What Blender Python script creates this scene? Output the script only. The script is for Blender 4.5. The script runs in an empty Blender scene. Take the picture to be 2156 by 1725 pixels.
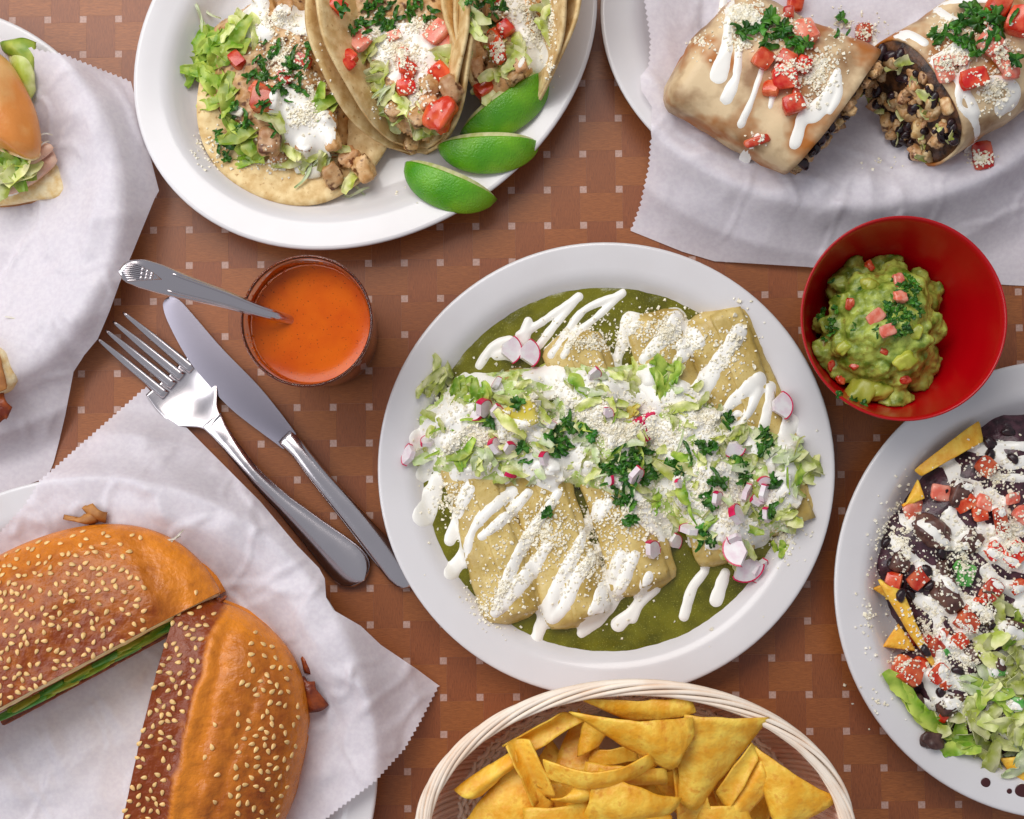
import bpy, bmesh, math, random
import numpy as np
from mathutils import Vector, Matrix, Euler, noise, geometry
from mathutils.bvhtree import BVHTree

random.seed(7)
R = random.Random(11)
SC = bpy.context.scene
COL = SC.collection
S = 0.00025            # metres per unit; every size below is in quarter millimetres
FOC = 3000.0           # camera height above the table
TILT, YAW, ROLL = 0.0486, 0.0102, -0.01045

# ---------------------------------------------------------------- camera
ROT = Matrix.Rotation(TILT, 3, 'X') @ Matrix.Rotation(YAW, 3, 'Y') @ Matrix.Rotation(ROLL, 3, 'Z')
cam = bpy.data.cameras.new('camera')
camo = bpy.data.objects.new('camera', cam)
COL.objects.link(camo)
cam.sensor_fit = 'HORIZONTAL'
cam.sensor_width = 36.0
cam.lens = 36.0 * FOC / 2156.0
cam.clip_start = 0.01
cam.clip_end = 50
camo.matrix_world = Matrix.Translation((0, 0, FOC * S)) @ ROT.to_4x4()
SC.camera = camo

# ---------------------------------------------------------------- light: soft daylight from windows beyond the top edge of the table
world = bpy.data.worlds.new('World')
SC.world = world
world.use_nodes = True
bg = world.node_tree.nodes['Background']
bg.inputs[0].default_value = (0.86, 0.90, 1.0, 1)
bg.inputs[1].default_value = 0.38


def area_light(name, loc, target, sx, sy, watts, colour):
    l = bpy.data.lights.new(name, 'AREA')
    l.shape = 'RECTANGLE'
    l.size, l.size_y = sx, sy
    l.energy = watts
    l.color = colour
    o = bpy.data.objects.new(name, l)
    COL.objects.link(o)
    o.location = loc
    o.rotation_euler = (Vector(target) - Vector(loc)).to_track_quat('-Z', 'Y').to_euler()
    return o


area_light('window_light', (-0.35, 0.85, 1.20), (0.0, 0.0, 0.0), 1.3, 0.8, 15.6, (1.0, 0.97, 0.93))
area_light('side_window_light', (-1.05, 0.05, 0.85), (0.0, 0.0, 0.0), 0.8, 0.8, 6.0, (0.93, 0.96, 1.0))

SC.view_settings.view_transform = 'Standard'
SC.view_settings.look = 'None'
SC.view_settings.exposure = 0.0
SC.view_settings.gamma = 1.0
SC.view_settings.use_curve_mapping = False
SC.cycles.max_bounces = 8
SC.cycles.transparent_max_bounces = 8
SC.cycles.use_denoising = True
SC.cycles.caustics_reflective = False
SC.cycles.caustics_refractive = True
# ---------------------------------------------------------------- geometry helpers (units of S)
RM = np.array(ROT)


def U(x, y, z=0.0):
    """point at height z on the sight line through (x, y) of a 2156 x 1725 frame"""
    d = RM @ np.array([x - 1078.0, 862.5 - y, -FOC])
    k = (FOC - z) / -d[2]
    return np.array([d[0] * k, d[1] * k, z])


def UU(pts, z=0.0):
    return np.array([U(p[0], p[1], z if len(p) < 3 else p[2]) for p in pts])


LOC = {}


def link(o, parent=None):
    COL.objects.link(o)
    if parent is not None:
        o.parent = parent


def tag(o, label=None, cat=None, group=None, kind=None):
    if label: o['label'] = label
    if cat: o['category'] = cat
    if group: o['group'] = group
    if kind: o['kind'] = kind
    return o


def thing(name, label, cat, loc, group=None):
    o = bpy.data.objects.new(name, None)
    o.empty_display_size = 0.01
    link(o)
    loc = np.array(loc, float)
    o.location = Vector(loc * S)
    LOC[o.name] = loc
    return tag(o, label, cat, group)


def mesh(name, V, F, mat, smooth=True, sharp=None):
    me = bpy.data.meshes.new(name)
    me.from_pydata([tuple(v) for v in (np.asarray(V, float) * S)], [], [tuple(int(i) for i in f) for f in F])
    if mat is not None:
        me.materials.append(mat)
    if smooth:
        me.shade_smooth()
        if sharp: me.set_sharp_from_angle(angle=math.radians(sharp))
    me.update()
    return me


def build(name, V, F, mat, parent=None, smooth=True, sharp=None, label=None, cat=None, group=None, kind=None):
    V = np.asarray(V, float)
    if parent is not None:
        loc = LOC[parent.name]
        o = bpy.data.objects.new(name, mesh(name, V - loc, F, mat, smooth, sharp))
        link(o, parent)
    else:
        loc = np.array([(V[:, 0].min() + V[:, 0].max()) / 2, (V[:, 1].min() + V[:, 1].max()) / 2, V[:, 2].min()])
        o = bpy.data.objects.new(name, mesh(name, V - loc, F, mat, smooth, sharp))
        link(o)
        o.location = Vector(loc * S)
    LOC[o.name] = loc
    return tag(o, label, cat, group, kind)


def place(name, me, parent, pos, eul=(0, 0, 0), scale=1.0, label=None, cat=None, group=None, kind=None):
    o = bpy.data.objects.new(name, me)
    link(o, parent)
    base = LOC[parent.name] if parent is not None else np.zeros(3)
    o.location = Vector((np.asarray(pos, float) - base) * S)
    o.rotation_euler = eul
    if '_mesh' in me.name: scale = scale / 20.0 if np.isscalar(scale) else tuple(q / 20.0 for q in scale)
    o.scale = (scale, scale, scale) if np.isscalar(scale) else scale
    LOC[o.name] = np.asarray(pos, float)
    return tag(o, label, cat, group, kind)


def fbm(P, sc, octv=3, seed=0.0):
    off = Vector((seed * 13.7, seed * 7.1, seed * 3.3))
    return np.array([noise.fractal(Vector(p) * sc + off, 1.0, 2.0, octv) for p in np.asarray(P, float)])


def join(parts):
    Vs, Fs, n = [], [], 0
    for V, F in parts:
        Vs.append(np.asarray(V, float))
        Fs += [[i + n for i in f] for f in F]
        n += len(V)
    return np.concatenate(Vs), Fs


def loft(rings, closed=True, cap0=True, cap1=True):
    rings = np.asarray(rings, float)
    m, n, _ = rings.shape
    V = rings.reshape(-1, 3)
    F = []
    for i in range(m - 1):
        for j in range(n if closed else n - 1):
            k = (j + 1) % n
            F.append([i * n + j, i * n + k, (i + 1) * n + k, (i + 1) * n + j])
    if cap0: F.append(list(range(n))[::-1])
    if cap1: F.append([(m - 1) * n + j for j in range(n)])
    return V, F


def cr(pts, n, closed=False):
    """Catmull-Rom through pts, n samples, evenly spaced in arc length"""
    P = np.asarray(pts, float)
    if closed:
        Q = np.concatenate([P[-1:], P, P[:2]])
    else:
        Q = np.concatenate([2 * P[:1] - P[1:2], P, 2 * P[-1:] - P[-2:-1]])
    out = []
    for i in range(1, len(Q) - 2):
        for t in np.linspace(0, 1, 12, endpoint=False):
            a, b, c, d = Q[i - 1], Q[i], Q[i + 1], Q[i + 2]
            out.append(0.5 * (2 * b + (c - a) * t + (2 * a - 5 * b + 4 * c - d) * t * t + (3 * b - a - 3 * c + d) * t ** 3))
    out.append(P[0] if closed else P[-1])
    out = np.array(out)
    L = np.concatenate([[0], np.cumsum(np.linalg.norm(np.diff(out, axis=0), axis=1))])
    t = np.linspace(0, L[-1], n, endpoint=not closed)
    return np.stack([np.interp(t, L, out[:, k]) for k in range(out.shape[1])], 1)


def tube(pts, rad, n=8, flat=1.0, cap=True, up=(0, 0, 1)):
    P = np.asarray(pts, float)
    rad = np.broadcast_to(np.asarray(rad, float), (len(P),))
    T = np.gradient(P, axis=0)
    T /= np.linalg.norm(T, axis=1)[:, None] + 1e-9
    rings = []
    for p, t, r in zip(P, T, rad):
        a = np.cross(t, up)
        if np.linalg.norm(a) < 1e-3: a = np.cross(t, (0, 1, 0.1))
        a /= np.linalg.norm(a)
        b = np.cross(a, t)
        rings.append([p + r * (math.cos(q) * a + flat * math.sin(q) * b) for q in np.linspace(0, 2 * math.pi, n, endpoint=False)])
    return loft(rings, True, cap, cap)


def sdist(X, Y, poly):
    """signed distance to a polygon, positive inside"""
    poly = np.asarray(poly, float)[:, :2]
    px, py = X.ravel(), Y.ravel()
    d = np.full(px.shape, 1e12)
    ins = np.zeros(px.shape, bool)
    for a, b in zip(poly, np.roll(poly, -1, 0)):
        e = b - a
        t = np.clip(((px - a[0]) * e[0] + (py - a[1]) * e[1]) / (e @ e + 1e-9), 0, 1)
        d = np.minimum(d, (px - a[0] - t * e[0]) ** 2 + (py - a[1] - t * e[1]) ** 2)
        if a[1] != b[1]:
            c = ((a[1] > py) != (b[1] > py)) & (px < (b[0] - a[0]) * (py - a[1]) / (b[1] - a[1]) + a[0])
            ins ^= c
    d = np.sqrt(d)
    return np.where(ins, d, -d).reshape(X.shape)


def blur(A, s):
    if s <= 0: return A
    r = int(3 * s) + 1
    k = np.exp(-0.5 * (np.arange(-r, r + 1) / s) ** 2)
    k /= k.sum()
    for ax in (0, 1):
        pad = [(r, r) if i == ax else (0, 0) for i in (0, 1)]
        B = np.pad(A, pad, mode='edge')
        A = sum(k[i] * (B[i:i + A.shape[0], :] if ax == 0 else B[:, i:i + A.shape[1]]) for i in range(2 * r + 1))
    return A


def grid_faces(mask):
    """quads of a grid whose four corners pass the mask; returns faces and the used index map"""
    ny, nx = mask.shape
    q = mask[:-1, :-1] & mask[1:, :-1] & mask[:-1, 1:] & mask[1:, 1:]
    iy, ix = np.nonzero(q)
    a = iy * nx + ix
    F = np.stack([a, a + 1, a + nx + 1, a + nx], 1)
    used = np.unique(F)
    mp = np.full(ny * nx, -1)
    mp[used] = np.arange(len(used))
    return mp[F], used


class Surf:
    """everything solid so far in a dish; pieces are laid down on it"""
    def __init__(s): s.parts, s.bvh, s.base, s.wait = [], None, 0.0, []
    def commit(s):
        if s.wait:
            s.parts += s.wait; s.wait = []; s.bvh = None
    def add(s, V, F):
        s.parts.append((np.asarray(V, float), F)); s.bvh = None
    def tree(s):
        if s.bvh is None:
            V, F = join(s.parts)
            s.bvh = BVHTree.FromPolygons([tuple(v) for v in V], [list(map(int, f)) for f in F])
        return s.bvh
    def hit(s, x, y):
        r = s.tree().ray_cast(Vector((x, y, 2000)), Vector((0, 0, -1)))
        if r[0] is None: return s.base, Vector((0, 0, 1))
        n = r[1]
        return r[0].z, (n if n.z >= 0 else -n)
    def h(s, x, y): return s.hit(x, y)[0]
    def at(s, px, py, zg=60.0):
        """surface point seen at frame position (px, py)"""
        for _ in range(3):
            p = U(px, py, zg)
            zg = s.h(p[0], p[1])
        return np.array([p[0], p[1], zg])


def mound(outline, zbase, height, edge, amp=0.0, nsc=0.02, octv=3, step=4.0, seed=0.0, power=0.6, skirt=8.0, ridged=False, under=None):
    """a heap or pool: outline in world units, domed in from its edge"""
    O = np.asarray(outline, float)[:, :2]
    x = np.arange(O[:, 0].min() - skirt - step, O[:, 0].max() + skirt + step, step)
    y = np.arange(O[:, 1].min() - skirt - step, O[:, 1].max() + skirt + step, step)
    X, Y = np.meshgrid(x, y)
    P = np.stack([X.ravel(), Y.ravel(), np.zeros(X.size)], 1)
    D = sdist(X, Y, O)
    D = D + 0.5 * skirt * fbm(P, 0.03, 2, seed + 5).reshape(X.shape)
    t = np.clip(D / edge, 0, 1)
    Z = zbase + height * (1 - (1 - t) ** 2) ** power
    Z = np.where(D < 0, zbase + D * 1.2, Z)
    if amp:
        N = fbm(P, nsc, octv, seed).reshape(X.shape)
        if ridged: N = 1 - 2 * np.abs(N)
        Z = Z + amp * N * np.clip(D / 12, 0, 1)
    if under is not None:
        Hh = np.array([under.h(a, b) for a, b in zip(P[:, 0], P[:, 1])]).reshape(X.shape)
        Z = Z + blur(Hh, 2.0)
    F, used = grid_faces(D > -skirt)
    V = np.stack([X, Y, Z], -1).reshape(-1, 3)[used]
    return V, F


_ico = {}


def ico(sub):
    if sub not in _ico:
        bm = bmesh.new()
        bmesh.ops.create_icosphere(bm, subdivisions=sub, radius=1.0)
        _ico[sub] = (np.array([v.co[:] for v in bm.verts]), [[v.index for v in f.verts] for f in bm.faces])
        bm.free()
    return _ico[sub]


def blob(c, r, sub=2, amp=0.25, nsc=1.2, seed=0.0, octv=2):
    V, F = ico(sub)
    d = 1 + amp * fbm(V, nsc, octv, seed)
    return V * d[:, None] * np.asarray(r, float) + np.asarray(c, float), F


def cube_blob(r, p=4.0, n=4, amp=0.08, seed=0.0):
    g = np.linspace(-1, 1, n + 1)
    V, F, idx = [], [], {}
    def vi(v):
        k = tuple(np.round(v, 5))
        if k not in idx:
            idx[k] = len(V); V.append(v)
        return idx[k]
    for ax in range(3):
        for sgn in (-1, 1):
            for i in range(n):
                for j in range(n):
                    q = []
                    for a, b in ((i, j), (i + 1, j), (i + 1, j + 1), (i, j + 1)):
                        v = np.zeros(3); v[ax] = sgn; v[(ax + 1) % 3] = g[a]; v[(ax + 2) % 3] = g[b]
                        q.append(vi(v))
                    F.append(q if sgn > 0 else q[::-1])
    V = np.array(V)
    V = V / (np.sum(np.abs(V) ** p, 1) ** (1 / p))[:, None]
    V = V * (1 + amp * fbm(V, 0.9, 2, seed))[:, None] * np.asarray(r, float)
    return V, F


def remesh(V, F, voxel, smooth=2):
    me = bpy.data.meshes.new('tmp')
    me.from_pydata([tuple(v) for v in V], [], [tuple(int(i) for i in f) for f in F])
    o = bpy.data.objects.new('tmp', me)
    COL.objects.link(o)
    m = o.modifiers.new('r', 'REMESH'); m.mode = 'VOXEL'; m.voxel_size = voxel
    if smooth:
        s = o.modifiers.new('s', 'SMOOTH'); s.iterations = smooth; s.factor = 0.5
    dg = bpy.context.evaluated_depsgraph_get()
    e = o.evaluated_get(dg)
    em = e.to_mesh()
    n = len(em.vertices)
    co = np.zeros(n * 3); em.vertices.foreach_get('co', co)
    nr = np.zeros(n * 3); em.vertices.foreach_get('normal', nr)
    Fo = [list(p.vertices) for p in em.polygons]
    e.to_mesh_clear()
    bpy.data.objects.remove(o); bpy.data.meshes.remove(me)
    return co.reshape(-1, 3), Fo, nr.reshape(-1, 3)


def sheet_solid(Vt, F, thick):
    """give an open sheet (with vertex normals up) a thickness"""
    V = np.asarray(Vt, float); n = len(V)
    N = np.zeros_like(V)
    edges = {}
    for f in F:
        nf = np.cross(V[f[1]] - V[f[0]], V[f[2]] - V[f[0]])
        if len(f) == 4: nf = nf + np.cross(V[f[2]] - V[f[0]], V[f[3]] - V[f[0]])
        for i in f: N[i] += nf
        for a, b in zip(f, list(f[1:]) + [f[0]]):
            edges[(a, b)] = edges.get((a, b), 0) + 1
    N /= np.linalg.norm(N, axis=1)[:, None] + 1e-9
    V2 = np.concatenate([V, V - N * thick])
    F2 = [list(f) for f in F] + [[i + n for i in f][::-1] for f in F]
    for (a, b) in edges:
        if (b, a) not in edges: F2.append([b, a, a + n, b + n])
    return V2, F2


# ---------------------------------------------------------------- materials
def c(r, g, b):
    f = lambda u: u / 255 / 12.92 if u / 255 <= 0.04045 else ((u / 255 + 0.055) / 1.055) ** 2.4
    return (f(r), f(g), f(b), 1.0)


def M(name, col, col2=None, scale=300, detail=4, lo=0.38, hi=0.62, rough=0.5, bump=0.0, bscale=800, bdist=0.0004, spec=0.5, sss=0.0,
      sssr=0.002, transl=0.0, rand=0.0, metal=0.0, coat=0.0, col3=None, scale3=1500, lo3=0.6, hi3=0.68, stretch=None, attr=None, rough2=None, trans=0.0):
    m = bpy.data.materials.new(name)
    m.use_nodes = True
    nt = m.node_tree
    N, L = nt.nodes, nt.links
    bs = N['Principled BSDF']
    tc = N.new('ShaderNodeTexCoord')
    src = tc.outputs['Object']
    if stretch:
        mp = N.new('ShaderNodeMapping'); mp.inputs['Scale'].default_value = stretch
        L.new(src, mp.inputs[0]); src = mp.outputs[0]
    cs = None
    def ramp(fac, c0, c1, a, b):
        r = N.new('ShaderNodeValToRGB')
        r.color_ramp.elements[0].position, r.color_ramp.elements[1].position = a, b
        r.color_ramp.elements[0].color, r.color_ramp.elements[1].color = c0, c1
        L.new(fac, r.inputs[0]); return r
    def noi(sc, det):
        n = N.new('ShaderNodeTexNoise'); n.inputs['Scale'].default_value = sc; n.inputs['Detail'].default_value = det
        L.new(src, n.inputs['Vector']); return n
    if col2 is not None:
        if attr:
            a = N.new('ShaderNodeAttribute'); a.attribute_name = attr
            n = noi(scale, detail)
            ad = N.new('ShaderNodeMath'); ad.operation = 'MULTIPLY_ADD'; ad.inputs[1].default_value = 0.9; ad.inputs[2].default_value = -0.45
            L.new(n.outputs[0], ad.inputs[0])
            sm = N.new('ShaderNodeMath'); sm.operation = 'ADD'
            L.new(ad.outputs[0], sm.inputs[0]); L.new(a.outputs['Fac'], sm.inputs[1])
            fac = sm.outputs[0]
        else:
            fac = noi(scale, detail).outputs[0]
        r = ramp(fac, col, col2, lo, hi)
        cs = r.outputs[0]
    if col3 is not None:
        r3 = ramp(noi(scale3, 3).outputs[0], (0, 0, 0, 1), (1, 1, 1, 1), lo3, hi3)
        mx = N.new('ShaderNodeMix'); mx.data_type = 'RGBA'
        L.new(r3.outputs[0], mx.inputs[0])
        if cs is not None: L.new(cs, mx.inputs[6])
        else: mx.inputs[6].default_value = col
        mx.inputs[7].default_value = col3
        cs = mx.outputs[2]
    if rand:
        oi = N.new('ShaderNodeObjectInfo')
        mr = N.new('ShaderNodeMapRange'); mr.inputs[3].default_value = 1 - rand; mr.inputs[4].default_value = 1 + rand
        L.new(oi.outputs['Random'], mr.inputs[0])
        hs = N.new('ShaderNodeHueSaturation')
        L.new(mr.outputs[0], hs.inputs['Value'])
        mr2 = N.new('ShaderNodeMapRange'); mr2.inputs[3].default_value = 0.5 - rand * 0.03; mr2.inputs[4].default_value = 0.5 + rand * 0.03
        ml = N.new('ShaderNodeMath'); ml.operation = 'MULTIPLY'; ml.inputs[1].default_value = 7.31
        fr = N.new('ShaderNodeMath'); fr.operation = 'FRACT'
        L.new(oi.outputs['Random'], ml.inputs[0]); L.new(ml.outputs[0], fr.inputs[0]); L.new(fr.outputs[0], mr2.inputs[0])
        L.new(mr2.outputs[0], hs.inputs['Hue'])
        if cs is not None: L.new(cs, hs.inputs['Color'])
        else: hs.inputs['Color'].default_value = col
        cs = hs.outputs[0]
    if cs is not None: L.new(cs, bs.inputs['Base Color'])
    else: bs.inputs['Base Color'].default_value = col
    bs.inputs['Roughness'].default_value = rough
    if rough2 is not None:
        mr = N.new('ShaderNodeMapRange'); mr.inputs[3].default_value = rough; mr.inputs[4].default_value = rough2
        mr.inputs[1].default_value = 0.35; mr.inputs[2].default_value = 0.65
        L.new(noi(scale * 1.7, 3).outputs[0], mr.inputs[0]); L.new(mr.outputs[0], bs.inputs['Roughness'])
    bs.inputs['Metallic'].default_value = metal
    bs.inputs['Specular IOR Level'].default_value = spec
    bs.inputs['Coat Weight'].default_value = coat
    bs.inputs['Coat Roughness'].default_value = 0.08
    if sss:
        bs.inputs['Subsurface Weight'].default_value = sss
        bs.inputs['Subsurface Radius'].default_value = (1.0, 0.6, 0.4)
        bs.inputs['Subsurface Scale'].default_value = sssr
    if bump:
        b = N.new('ShaderNodeBump'); b.inputs['Strength'].default_value = bump; b.inputs['Distance'].default_value = bdist
        L.new(noi(bscale, 5).outputs[0], b.inputs['Height'])
        L.new(b.outputs[0], bs.inputs['Normal'])
    if trans:
        tp = N.new('ShaderNodeBsdfTransparent')
        mt = N.new('ShaderNodeMixShader'); mt.inputs[0].default_value = trans
    if transl:
        tr = N.new('ShaderNodeBsdfTranslucent')
        if cs is not None: L.new(cs, tr.inputs[0])
        else: tr.inputs[0].default_value = col
        ms = N.new('ShaderNodeMixShader'); ms.inputs[0].default_value = transl
        L.new(bs.outputs[0], ms.inputs[1]); L.new(tr.outputs[0], ms.inputs[2])
        L.new(ms.outputs[0], N['Material Output'].inputs[0])
        if trans:
            L.new(ms.outputs[0], mt.inputs[1]); L.new(tp.outputs[0], mt.inputs[2]); L.new(mt.outputs[0], N['Material Output'].inputs[0])
    return m


MAT = dict(
    veneer_h=M('wood_print_across', c(138, 77, 36), c(166, 98, 50), scale=60, detail=6, lo=0.3, hi=0.7, rough=0.36, rand=0.05, stretch=(3, 34, 1), col3=c(114, 62, 34), scale3=140, lo3=0.5, hi3=0.75, spec=0.5),
    veneer_v=M('wood_print_along', c(131, 71, 36), c(153, 87, 47), scale=60, detail=6, lo=0.3, hi=0.7, rough=0.36, rand=0.05, stretch=(34, 3, 1), col3=c(110, 58, 34), scale3=140, lo3=0.5, hi3=0.75, spec=0.5),
    inlay=M('pale_inlay', c(194, 158, 144), c(176, 140, 126), scale=900, rough=0.42),
    china=M('white_china', c(224, 220, 221), c(217, 212, 212), scale=14, rough=0.2, spec=0.5, coat=0.2),
    paper=M('waxed_paper', c(246, 240, 246), c(238, 231, 239), scale=420, detail=6, rough=0.4, transl=0.2, trans=0.15, bump=0.03, bscale=90, bdist=0.002, spec=0.3),
    crema=M('crema', c(248, 244, 236), rough=0.28, sss=0.0, bump=0.15, bscale=900, bdist=0.0003),
    cheese=M('crumbled_cheese', c(250, 245, 230), c(238, 228, 200), scale=400, rough=0.7),
    tomato=M('tomato_flesh', c(196, 46, 18), c(232, 118, 78), scale=150, detail=3, lo=0.4, hi=0.66, rough=0.24, rand=0.22, spec=0.6, sss=0.15, sssr=0.0015, bump=0.1, bscale=500),
    tomato_pale=M('pale_tomato_flesh', c(226, 110, 84), c(240, 160, 136), scale=200, detail=2, rough=0.25, rand=0.15, spec=0.6, sss=0.15, sssr=0.0015),
    tomato_red=M('bright_tomato_flesh', c(200, 34, 14), c(230, 92, 52), scale=180, detail=2, rough=0.2, rand=0.12, spec=0.6),
    lettuce=M('shredded_lettuce', c(192, 204, 84), c(242, 240, 188), scale=90, detail=3, rough=0.32, rand=0.25, transl=0.3, bump=0.2, bscale=500),
    lettuce_green=M('green_lettuce', c(126, 172, 34), c(212, 226, 106), scale=90, detail=3, rough=0.3, rand=0.22, transl=0.3, bump=0.25, bscale=500),
    lettuce_bed=M('lettuce_and_crema', c(170, 192, 92), c(230, 234, 190), scale=220, detail=6, lo=0.42, hi=0.60, rough=0.35, bump=0.5, bscale=300, bdist=0.001),
    lettuce_white=M('lettuce_rib', c(232, 236, 206), c(208, 224, 160), scale=120, detail=2, rough=0.32, rand=0.12, transl=0.25),
    herb=M('cilantro', c(30, 88, 16), c(86, 146, 40), scale=120, detail=3, rough=0.35, rand=0.35, transl=0.25, bump=0.2, bscale=700),
    radish_skin=M('radish_skin', c(196, 10, 70), c(222, 30, 92), scale=200, rough=0.25),
    radish_flesh=M('radish_flesh', c(244, 238, 238), c(236, 214, 222), scale=200, rough=0.3, transl=0.1),
    onion=M('onion', c(240, 236, 226), c(224, 214, 190), scale=150, rough=0.3, transl=0.2),
    corn_tortilla=M('corn_tortilla', c(206, 168, 108), c(238, 210, 156), scale=150, detail=5, rough=0.6, col3=c(176, 128, 70), scale3=420, lo3=0.62, hi3=0.75, bump=0.4, bscale=500, rand=0.06),
    flour_tortilla=M('flour_tortilla', c(150, 112, 74), c(226, 198, 156), scale=60, detail=7, lo=0.34, hi=0.6, rough=0.5, col3=c(176, 104, 36), scale3=42, lo3=0.48, hi3=0.62, bump=0.35, bscale=260, bdist=0.0006),
    chip=M('fried_corn_chip', c(238, 168, 38), c(255, 212, 84), scale=110, detail=5, rough=0.42, rand=0.09, col3=c(218, 132, 20), scale3=240, lo3=0.56, hi3=0.8, bump=0.8, bscale=300, bdist=0.0009),
    chicken=M('grilled_chicken', c(184, 132, 80), c(220, 180, 132), scale=200, detail=4, rough=0.4, rand=0.25, col3=c(104, 58, 24), scale3=260, lo3=0.54, hi3=0.66, bump=0.4, bscale=500),
    bean=M('black_bean_mash', c(44, 24, 32), c(84, 50, 60), scale=200, detail=5, rough=0.3, bump=0.6, bscale=500, bdist=0.0006, spec=0.5),
    bean_dark=M('black_bean', c(30, 18, 22), c(54, 30, 34), scale=200, rough=0.25, rand=0.3),
    beef=M('seared_beef', c(70, 40, 34), c(110, 78, 68), scale=220, detail=5, rough=0.35, rand=0.25, bump=0.5, bscale=500),
    filling=M('burrito_filling', c(44, 26, 18), c(104, 66, 38), scale=220, detail=5, rough=0.35, bump=0.6, bscale=500, bdist=0.0008),
    rice=M('rice_and_chicken', c(186, 140, 86), c(220, 188, 140), scale=260, rough=0.4, rand=0.3),
    green_sauce=M('green_sauce', c(84, 82, 6), c(116, 112, 18), scale=70, detail=6, rough=0.16, spec=0.5, col3=c(150, 148, 60), scale3=1400, lo3=0.6, hi3=0.72, bump=0.35, bscale=900, bdist=0.0003),
    enchilada=M('sauced_tortilla', c(172, 142, 66), c(216, 190, 120), scale=70, detail=6, lo=0.32, hi=0.62, rough=0.32, bump=0.5, bscale=300, bdist=0.0008, col3=c(186, 150, 66), scale3=600, lo3=0.58, hi3=0.72),
    salsa=M('orange_salsa', c(198, 78, 0), c(210, 94, 2), scale=60, detail=5, rough=0.16, spec=0.3, col3=c(84, 28, 2), scale3=1100, lo3=0.66, hi3=0.71, bump=0.2, bscale=700, bdist=0.0002),
    steel=M('polished_steel', c(214, 206, 208), rough=0.17, metal=1.0, rough2=0.2, scale=60),
    blade=M('brushed_blade', c(142, 136, 146), rough=0.3, metal=1.0, bump=0.05, bscale=300, stretch=(1, 6, 1)),
    red_lacquer=M('red_lacquer', c(174, 0, 12), rough=0.3, spec=0.4, coat=0.15),
    black_lacquer=M('black_lacquer', c(16, 14, 18), rough=0.14, spec=0.6),
    guac=M('guacamole', c(92, 116, 26), c(176, 190, 84), scale=150, detail=6, lo=0.36, hi=0.6, rough=0.34, bump=0.5, bscale=500, bdist=0.0008, col3=c(140, 116, 46), scale3=160, lo3=0.6, hi3=0.72),
    avocado=M('avocado', c(150, 160, 44), c(190, 190, 80), scale=120, rough=0.3, rand=0.15),
    lime=M('lime_peel', c(58, 140, 8), c(126, 190, 30), scale=38, detail=3, lo=0.3, hi=0.72, rough=0.2, spec=0.6, bump=0.9, bscale=1000, bdist=0.0006, rand=0.08, col3=c(140, 188, 44), scale3=26, lo3=0.5, hi3=0.72),
    lime_flesh=M('lime_flesh', c(206, 214, 130), c(236, 234, 180), scale=300, rough=0.3, transl=0.2),
    bun=M('glazed_crust', c(234, 140, 38), c(132, 54, 6), scale=170, detail=9, attr='bake', lo=0.02, hi=0.96, rough=0.24, rough2=0.4, spec=0.45, bump=0.7, bscale=300, bdist=0.0013),
    crumb=M('bread_crumb', c(232, 196, 132), c(248, 228, 184), scale=200, detail=5, rough=0.75, bump=0.7, bscale=500, bdist=0.001),
    seed=M('sesame_seed', c(226, 176, 104), c(244, 212, 150), scale=200, rough=0.4, rand=0.14),
    bacon=M('crisp_bacon', c(110, 40, 16), c(170, 82, 34), scale=150, detail=5, rough=0.3, bump=0.6, bscale=400, bdist=0.001),
    roll=M('soft_roll_crust', c(222, 140, 66), c(238, 188, 122), scale=40, detail=6, rough=0.32, bump=0.45, bscale=420, col3=c(206, 110, 44), scale3=30, lo3=0.55, hi3=0.7),
    meat=M('sliced_meat', c(214, 164, 140), c(232, 194, 168), scale=140, rough=0.35, col3=c(150, 86, 44), scale3=120, lo3=0.58, hi3=0.7),
    toast=M('toasted_crust', c(150, 92, 40), c(190, 130, 66), scale=140, rough=0.6, bump=0.3),
    wicker=M('pale_wicker', c(240, 214, 190), c(250, 234, 216), scale=60, detail=4, rough=0.5, rand=0.05, stretch=(1, 1, 1)),
    wicker_pink=M('pink_wicker', c(255, 208, 180), c(255, 226, 206), scale=60, detail=4, rough=0.5, transl=0.3, rand=0.08),
    pepper=M('green_pepper', c(70, 150, 60), c(130, 190, 100), scale=120, rough=0.25, rand=0.2),
    sauce_drop=M('bean_sauce_drop', c(70, 30, 30), rough=0.15),
    yellow=M('yellow_lettuce', c(236, 214, 70), c(246, 232, 130), scale=120, rough=0.35, transl=0.2),
)


def glass_mat():
    m = bpy.data.materials.new('clear_glass'); m.use_nodes = True
    bs = m.node_tree.nodes['Principled BSDF']
    bs.inputs['Base Color'].default_value = (0.97, 0.95, 0.97, 1)
    bs.inputs['Roughness'].default_value = 0.02
    bs.inputs['IOR'].default_value = 1.48
    bs.inputs['Transmission Weight'].default_value = 1.0
    return m


MAT['glass'] = glass_mat()

# ---------------------------------------------------------------- small pieces used again and again (unit meshes, shared)
_pc = {}


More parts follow.
